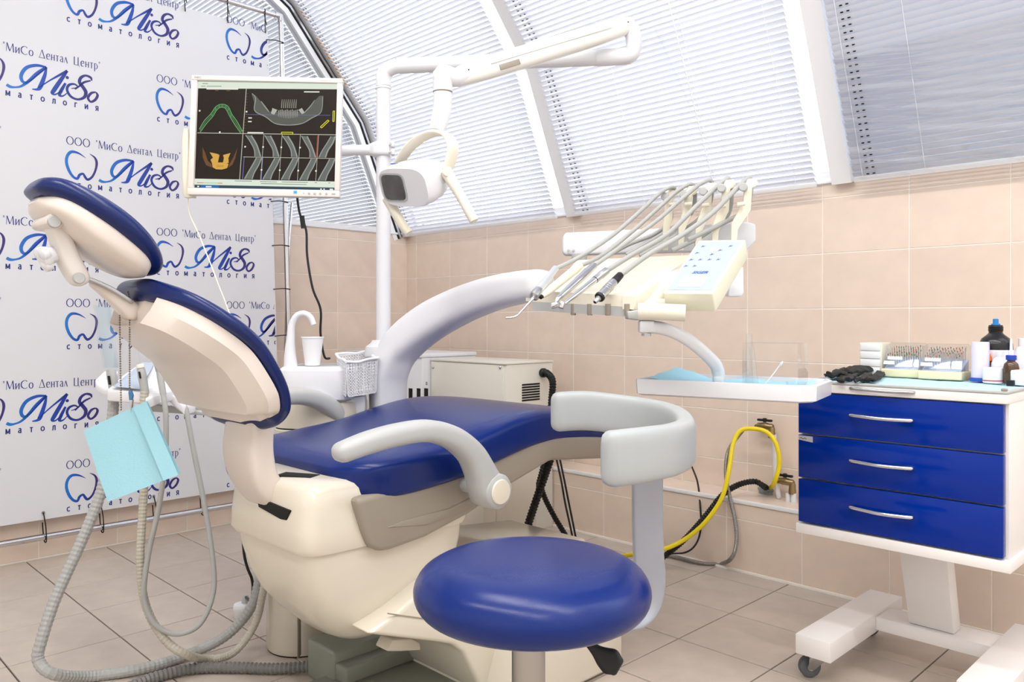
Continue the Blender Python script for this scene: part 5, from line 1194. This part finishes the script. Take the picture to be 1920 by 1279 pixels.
# ================================================================ ROUND STOOL
sl_ = thing('doctor_stool', 'blue round doctor stool with a grey wrap-round backrest in front of the chair', 'stool', (2.873, -1.930, 0))
sc_ = Vector((2.876, -1.928, 0))
prof = [(.02, .458), (.10, .458), (.145, .462), (.172, .470), (.185, .482), (.190, .497), (.188, .512), (.178, .528), (.162, .539), (.145, .5455), (.12, .549), (.06, .5505), (.01, .551)]
mk('seat', lathe([(r, z) for r, z in crom(prof, 4)], sc_, Z_, 64), M_blue, sl_)
mk('seat_plate', lathe([(.06, .438), (.065, .44), (.12, .452), (.12, .46), (.02, .46)], sc_, Z_, 36), M_grey, sl_)
mk('gas_lift', lathe([(.026, .20), (.027, .202), (.027, .44), (.02, .442)], sc_+Vector((-.004, -.004, 0)), Z_, 28), mat('lift_metal', rgb(176, 172, 168), .3, metal=.9), sl_)
mk('lift_sleeve', lathe([(.034, .06), (.034, .2), (.03, .205)], sc_+Vector((-.004, -.004, 0)), Z_, 28), M_black, sl_)
for k in range(5):
    t = 2*PI*k/5+.5; d = Vector((math.cos(t), math.sin(t), 0)); n = Vector((-d.y, d.x, 0))
    lg_ = mk('leg', sweep([(sc_+d*.02+Z_*.10, .024, .017), (sc_+d*.12+Z_*.085, .02, .014), (sc_+d*.22+Z_*.066, .017, .010)], n, 3.5, 16, 4), M_steel, sl_)
    mk('castor', [lathe([(.018, -.009), (.022, -.006), (.022, .006), (.018, .009)], sc_+d*.22+Z_*.0222, n, 18), rod(sc_+d*.22+Z_*.03, sc_+d*.22+Z_*.06, .005, 8)], M_black, lg_)
lv = [W(1078, 1185, d=1.36), W(1092, 1200, d=1.34), W(1102, 1210, d=1.33)]
mk('lever_rod', tube([sc_+Vector((0, 0, .447)), W(1055, 1160, d=1.38), W(1078, 1176, d=1.36), W(1098, 1194, d=1.33)], .005, 10, 4), M_black, sl_)
mk('lever_handle', sweep([(W(1094, 1194, d=1.33), .0062, .006), (W(1106, 1208, d=1.32), .0072, .0065), (W(1118, 1220, d=1.315), .010, .007), (W(1132, 1232, d=1.31), .017, .0075), (W(1145, 1241, d=1.305), .021, .0075), (W(1156, 1249, d=1.30), .016, .007)], (_R*.7+Z_*.7), 2.4, 22, 6), M_black, sl_)
# post from under the seat up to the wrap-round back
pp = [(1075, 1182, 1.40), (1160, 1160, 1.45), (1205, 1130, 1.48), (1219, 1090, 1.49), (1216, 1040, 1.49), (1214, 970, 1.49), (1214, 900, 1.48), (1214, 850, 1.47)]
mk('back_post', sweep([(W(x, y, d=d), .030 if y < 1100 else .034, .006) for x, y, d in pp], (_R+_F*.25), 5, 20, 6), M_alu if False else mat('post_grey', rgb(160, 162, 170), .4, metal=.3), sl_)
M_back = mat('back_foam', rgb(172, 176, 177), .42, bump=.05, bscale=60)
wr = [(1048, 772, 1.74, .0), (1100, 770, 1.75, 0), (1170, 778, 1.74, 0), (1235, 790, 1.68, 0), (1272, 806, 1.58, 0), (1285, 828, 1.44, 0), (1262, 842, 1.33, 0), (1215, 851, 1.26, 0), (1172, 857, 1.23, 0), (1148, 860, 1.22, 0)]
Q = crom([(*W(x, y, d=d),) for x, y, d, _ in wr], 7); pts = [Vector(q) for q in Q]; S = []
for i, p in enumerate(pts):
    T = (pts[min(i+1, len(pts)-1)]-pts[max(i-1, 0)]).normalized(); n = T.cross(Z_).normalized(); u = Z_; k = i/(len(pts)-1)
    S.append((p, n, u, .019, .0425, 4))
for end in (0, -1):
    c, n, u, a, b, e = S[end]; T = (pts[0]-pts[1] if end == 0 else pts[-1]-pts[-2]).normalized()
    add = [(c+T*.018*k2, n, u, a*k1, b-.018*(1-k1), e) for k1, k2 in ((.93, .35), (.75, .65), (.4, .9), (.05, 1.0))]
    S = add[::-1]+S if end == 0 else S+add
mk('wrap_back', loft(S, 32), M_back, sl_, ang=60)
# ================================================================ DRAWER CART
X0, X1, YF, YB = 2.802, 3.278, -.85, -.45
ct = thing('drawer_cart', 'white wheeled dental cart with three glossy blue drawers at the right', 'cart', ((X0+X1)/2, -.70, 0))
M_cw = mat('cart_white', rgb(236, 232, 230), .3)
mk('carcass', box((X0, YF+.018, .402), (X1+.004, YB, .752), .002), M_cw, ct)
mk('base_plate', box((X0-.003, YF-.006, .378), (X1+.012, YB, .403), .002), M_cw, ct)
mk('top_plate', box((X0-.004, YF-.006, .748), (X1+.006, YB, .770), .002), M_cw, ct)
mk('top_rim', [box((X0-.006, YF-.008, .770), (X1+.008, YF+.004, .776), .002), box((X0-.006, YF, .770), (X0+.006, YB, .776), .002), box((X1-.004, YF, .770), (X1+.008, YB, .776), .002), box((X0, YB-.01, .770), (X1, YB, .776), .002)], M_grey, ct)
mk('corner_cap', obox((X1-.002, YF+.002, .779), X_, Y_, Z_, .006, .006, .003, .002), M_taupe, ct)
def arc_handle(z, y0, name='handle', bow=.016, x0=2.945, x1=3.085, r=.0048):
    pts = [(x0, y0+.004, z), (x0, y0-bow*.55, z+.001), (x0+(x1-x0)*.25, y0-bow*.95, z), ((x0+x1)/2, y0-bow*1.15, z-.001), (x0+(x1-x0)*.75, y0-bow*.95, z-.001), (x1, y0-bow*.55, z), (x1, y0+.004, z)]
    return tube(pts, r, 12, 6)
zsd = [(.6385, .745), (.5235, .634), (.408, .519)]
for i, (a, b) in enumerate(zsd):
    d = mk('drawer', box((X0+.003, YF-.004, a), (X1-.003, YF+.018, b), .0018, 2), M_cab, ct)
    mk('handle', arc_handle((a+b)/2+.004, YF-.004), M_chrome, d)
mk('top_handle', arc_handle(.762, YF-.004, bow=.010, x0=2.945, x1=3.088, r=.004), M_steel, ct)
st_ = mk('maker_sticker', prism([W(1497, 816, y=YF-.0045), W(1524, 819, y=YF-.0045), W(1524, 830, y=YF-.0045), W(1497, 824, y=YF-.0045)], (0, -.0005, 0)), M_grey, ct, sm=False)
mk('sticker_lettering', place2(text2('dental', .005, .022), W(1499, 823, y=YF-.0052), X_, Z_), M_print, st_, sm=False) if False else mk('sticker_print', place2(stroke2([(0, .001, .0008), (.005, .004, .0008), (.009, .001, .0008), (.014, .0035, .0008), (.019, .001, .0008)]), W(1499, 823, y=YF-.0054), X_, Z_), M_print, st_, sm=False)
mk('column', prism([W(1685, 1030, y=-.585), W(1776, 1052, y=-.585), W(1789, 1190, y=-.585), W(1704, 1168, y=-.585)], (0, .055, 0), .003), M_cw, ct)
for x0, nm in ((2.812, 'leg'), (3.19, 'leg')):
    l = mk('leg', box((x0, -.885, .074), (x0+.092, -.40, .125), .002), M_cw, ct)
    for yy in (-.83, -.44):
        c = Vector((x0+.012, yy, .0285)); ax_ = Vector((.71, -.70, 0)); tx_ = Vector((.70, .71, 0)); pv = Vector((x0+.04, yy-.005, .0))
        mk('castor', [lathe([(.008, -.011), (.017, -.0115), (.0265, -.009), (.028, -.006), (.028, .006), (.0265, .009), (.017, .0115), (.008, .011)], c, ax_, 28)], mat('castor_grey', rgb(92, 96, 100), .6), l)
        mk('castor_hub', lathe([(.007, -.016), (.009, -.014), (.009, .014), (.007, .016)], c, ax_, 18), M_steel, l)
        fk = []
        for s_ in (-1, 1): fk.append(prism([c+ax_*.0135*s_-tx_*.008-Z_*.006, c+ax_*.0135*s_+tx_*.008-Z_*.006, pv+ax_*.0135*s_+tx_*.018+Z_*.064, pv+ax_*.0135*s_-tx_*.030+Z_*.064], ax_*.0015*s_, .0005))
        fk += [obox(pv+Z_*.066, tx_, ax_, Z_, .028, .017, .003, .001), lathe([(.014, .066), (.016, .068), (.016, .0745)], pv, Z_, 18), obox(c-tx_*.020+Z_*.034, tx_, ax_, (0, 0, 1), .014, .009, .002, .001)]
        mk('fork', fk, M_steel, l)
mk('cross_bar', box((2.904, -.60, .082), (3.19, -.50, .118), .002), M_cw, ct)

# --- things on the cart
ZT2 = .7762
def flatgrid(x0, x1, y0, y1, z, nx, ny, seed, amp):
    r = random.Random(seed); v = [(x0+(x1-x0)*i/(nx-1)+(.004*(r.random()-.5) if j in (0, ny-1) else 0), y0+(y1-y0)*j/(ny-1)+(.006*(r.random()-.5)), z+amp*r.random()) for j in range(ny) for i in range(nx)]
    f = [(j*nx+i, j*nx+i+1, (j+1)*nx+i+1, (j+1)*nx+i) for j in range(ny-1) for i in range(nx-1)]; return v, f
tag(mk('cart_napkin', flatgrid(X0+.008, X1-.006, YF+.008, YB-.09, .7712, 24, 14, 9, .003), M_paper), 'pale blue paper sheet covering the top of the drawer cart', 'napkin')
# crumpled black gloves
def glove_blob(pts, r, seed, sq=.5):
    rr = random.Random(seed); v, f = tube(pts, r, 14, 8); c = [Vector(p) for p in v]
    zc = min(p.z for p in c); out = []
    for p in c: n = Vector((math.sin(p.x*210+seed)+math.sin(p.y*170), math.sin(p.y*190+p.x*90), math.sin(p.x*150+p.y*120+seed)))*.0034; out.append(Vector((p.x, p.y, .7755+(p.z-.7755)*sq))+n)
    m = min(p.z for p in out); return [p+Z_*(.7745-m) for p in out], f
a = W(1555, 700, z=.785); b = W(1660, 688, z=.79)
gl = thing('nitrile_gloves', 'crumpled pair of black nitrile gloves on the cart', 'gloves', (a+b)/2)
def gp_(x, y, r): p = W(x, y, z=.79); return (p.x, p.y, .79, r)
mk('glove', glove_blob([gp_(1556, 702, .010), gp_(1572, 700, .018), gp_(1595, 697, .024), gp_(1625, 693, .026), gp_(1650, 690, .022), gp_(1668, 688, .012)], .02, 1, .5), M_rubber, gl, ang=80)
for k, q in enumerate(([(1600, 700, .012), (1585, 706, .011), (1570, 708, .007)], [(1630, 700, .012), (1612, 707, .010), (1600, 709, .006)], [(1650, 696, .012), (1640, 704, .010), (1628, 708, .006)], [(1578, 696, .012), (1562, 699, .010), (1550, 701, .006)])):
    mk('glove_finger', glove_blob([gp_(*t) for t in q], .01, k+3, .5), M_rubber, gl, ang=80)
# two bur boxes with clear lids
def bur_box(xa, xb, yf, lab, seed, blue):
    r = thing('bur_box', lab, 'bur box', ((xa+xb)/2, yf+.05, ZT2), 'clear-lidded bur boxes')
    d = .085; z0 = .7755
    mk('base', box((xa, yf, z0), (xb, yf+d, z0+.022), .004, 3), mat('bur_base', rgb(232, 226, 188), .4), r)
    mk('rack', prism([(xa+.006, yf+.012, z0+.022), (xa+.006, yf+d-.006, z0+.022), (xa+.006, yf+d-.006, z0+.052)], (xb-xa-.012, 0, 0)), mat('bur_rack', rgb(178, 196, 226), .4), r)
    P = [(xa+.002, yf+.004, z0+.022), (xa+.002, yf+.010, z0+.032), (xa+.002, yf+.040, z0+.086), (xa+.002, yf+.070, z0+.094), (xa+.002, yf+d, z0+.09), (xa+.002, yf+d, z0+.022)]
    mk('lid', prism(P, (xb-xa-.004, 0, 0), .003, 2), glass_mat('lid_'+str(seed), (.93, .94, .95, 1), .06, .05), r)
    mk('label', [quad(*[Vector((x, yf+.0105+.030*t, z0+.033+.046*t+.0012)) for x, t in ((xa+.012, .28), (xa+.052, .28), (xa+.050, .48), (xa+.010, .48))]), quad(*[Vector((x, yf+.0105+.030*t, z0+.033+.046*t+.0012)) for x, t in ((xa+.004, .0), (xa+.034, .0), (xa+.032, .2), (xa+.004, .2))])], M_paint, r, sm=False)
    rr = random.Random(seed); cols = [[], [], [], []]
    for j in range(4):
        for i in range(13):
            x = xa+.012+(xb-xa-.024)*i/12; y = yf+.024+j*.0155; zb = z0+.024+(y-yf-.012)*.45; h = .026+.006*rr.random()
            cols[0].append(rod((x, y, zb), (x, y, zb+h), .0007, 5))
            cols[1+rr.randrange(3)].append(lathe([(.0008, 0), (.0014, .002), (.001, .005)], (x, y, zb+h), Z_, 6))
    mk('bur_shank', cols[0], M_steel, r)['kind'] = 'stuff'
    for c, mm in zip(cols[1:], (M_steel, mat('bur_a', rgb(60, 80, 120) if blue else rgb(190, 90, 60), .4), mat('bur_b', rgb(60, 62, 66) if blue else rgb(70, 120, 70), .4))):
        if c: mk('bur_head', c, mm, r)['kind'] = 'stuff'
bur_box(2.900, 3.000, -.555, 'clear-lidded bur box with coloured burs, left of its twin on the cart', 11, False)
bur_box(3.004, 3.112, -.575, 'clear-lidded bur box with dark burs, right of its twin on the cart', 12, True)
# small white drawer unit behind
pw = W(1632, 660, y=-.50); sm_ = thing('mini_drawers', 'small ivory stack of drawers at the left of the bur boxes', 'drawers', (2.89, -.5, ZT2))
mk('case', box((2.832, -.53, .7755), (2.895, -.46, .868), .002), M_ivory, sm_)
for i in range(4): mk('drawer', box((2.836, -.534, .779+i*.0222), (2.891, -.528, .799+i*.0222), .0015), M_paint, sm_)
# bottles and jars
def bottle(name, lab, px, d_y, prof, m, cat='bottle', parts=()):
    c = W(px, 690, y=d_y); c = Vector((c.x, d_y, .7757)); K_ = 1.12; prof = [(a*K_, b*K_) for a, b in prof]; parts = [(n_, [(a*K_, b*K_) for a, b in p_], m_) for n_, p_, m_ in parts]; r = thing(name, lab, cat, c, 'bottles and jars on the cart')
    mk('body', lathe(prof, c, Z_, 28), m, r)
    for nm, p, mm in parts: mk(nm, lathe(p, c, Z_, 24), mm, r)
    return r, c
M_bb = mat('black_bottle', rgb(30, 28, 30), .22); M_lab = mat('bottle_label', rgb(236, 234, 240), .6, noise=.04, nscale=90)
bottle('dark_bottle', 'big black round-shouldered bottle with a blue spout at the back of the cart', 1867, -.49, [(.03, 0), (.0355, .003), (.0355, .072), (.0345, .085), (.029, .097), (.018, .106), (.0145, .11), (.0145, .128)], M_bb, parts=(('label', [(.0358, .02), (.0362, .021), (.0362, .070), (.0358, .071)], M_lab), ('thread', [(.0145, .114), (.0162, .115), (.0145, .117), (.0162, .119), (.0145, .121), (.0162, .123), (.0145, .125)], M_black), ('spout', [(.0095, .128), (.0095, .131), (.006, .132), (.006, .142), (.004, .143)], mat('spout_blue', rgb(40, 130, 200), .4))))
bottle('syringe_tube', 'tall lilac graduated tube on a blue base beside the big black bottle', 1838, -.56, [(.021, 0), (.022, .002), (.022, .008), (.014, .0085)], mat('base_blue', rgb(30, 90, 190), .4), 'tube', parts=(('tube', [(.0185, .0085), (.0185, .088), (.0175, .09)], mat('lilac_plastic', rgb(222, 216, 234), .35)),))
bottle('amber_vial', 'small amber vial with an orange cap on the white jar', 1852, -.545, [(.0085, .036), (.009, .038), (.009, .046), (.0085, .047)], mat('amber_glass', rgb(92, 46, 22), .15), parts=(('cap', [(.0082, .047), (.0082, .055), (.005, .063), (.003, .064)], mat('orange_cap', rgb(240, 120, 30), .4)),))
bottle('white_bottle', 'small white plastic dropper bottle behind the white jar', 1875, -.55, [(.016, 0), (.0175, .003), (.0175, .042), (.013, .052), (.008, .056), (.0085, .058), (.0085, .070), (.007, .071)], M_white)
bottle('white_jar', 'low white jar with a red stripe at the front of the bottles', 1862, -.60, [(.019, 0), (.0205, .002), (.0205, .030), (.0195, .0335), (.017, .0345)], M_paint, 'jar', parts=(('stripe', [(.0206, .0045), (.0209, .005), (.0209, .0065), (.0206, .007)], mat('red_print', rgb(200, 40, 60), .5)),))
bottle('amber_bottle', 'brown glass bottle with a blue cap beside the white jar', 1896, -.60, [(.014, 0), (.0155, .002), (.0155, .036), (.0135, .044), (.008, .05), (.008, .053)], mat('brown_glass', rgb(78, 54, 30), .15, coat=.3), parts=(('cap', [(.0095, .052), (.0105, .053), (.0105, .062), (.009, .063)], mat('cap_blue', rgb(30, 60, 170), .4)), ('dropper', [(.0055, .063), (.0055, .072), (.003, .074), (.0022, .098), (.001, .1)], M_white)))
bottle('white_jar', 'white jar lettered Temp at the right edge behind the front rim', 1914, -.615, [(.018, 0), (.019, .002), (.019, .028), (.0175, .031), (.01, .032)], M_paint, 'jar')
c = W(1914, 705, y=-.6345); mk('jar_lettering', place2(text2('Temp', .005, .017), W(1901, 704, y=-.6345)-Y_*.0, X_, Z_), mat('jar_ink', rgb(40, 60, 120), .5), bpy.data.objects['white_jar.001'], sm=False)
bottle('white_bottle', 'tall white plastic bottle at the right edge of the frame on the cart', 1918, -.50, [(.017, 0), (.018, .003), (.018, .066), (.013, .077), (.009, .080), (.0095, .082), (.0095, .098), (.008, .099)], M_white)
p = W(1895, 705, y=-.66); p.z = .7745; tag(mk('black_cube', box(p-Vector((.008, .006, 0)), p+Vector((.008, .006, .014)), .001), M_black), 'small black plastic block in front of the brown bottle', 'block')
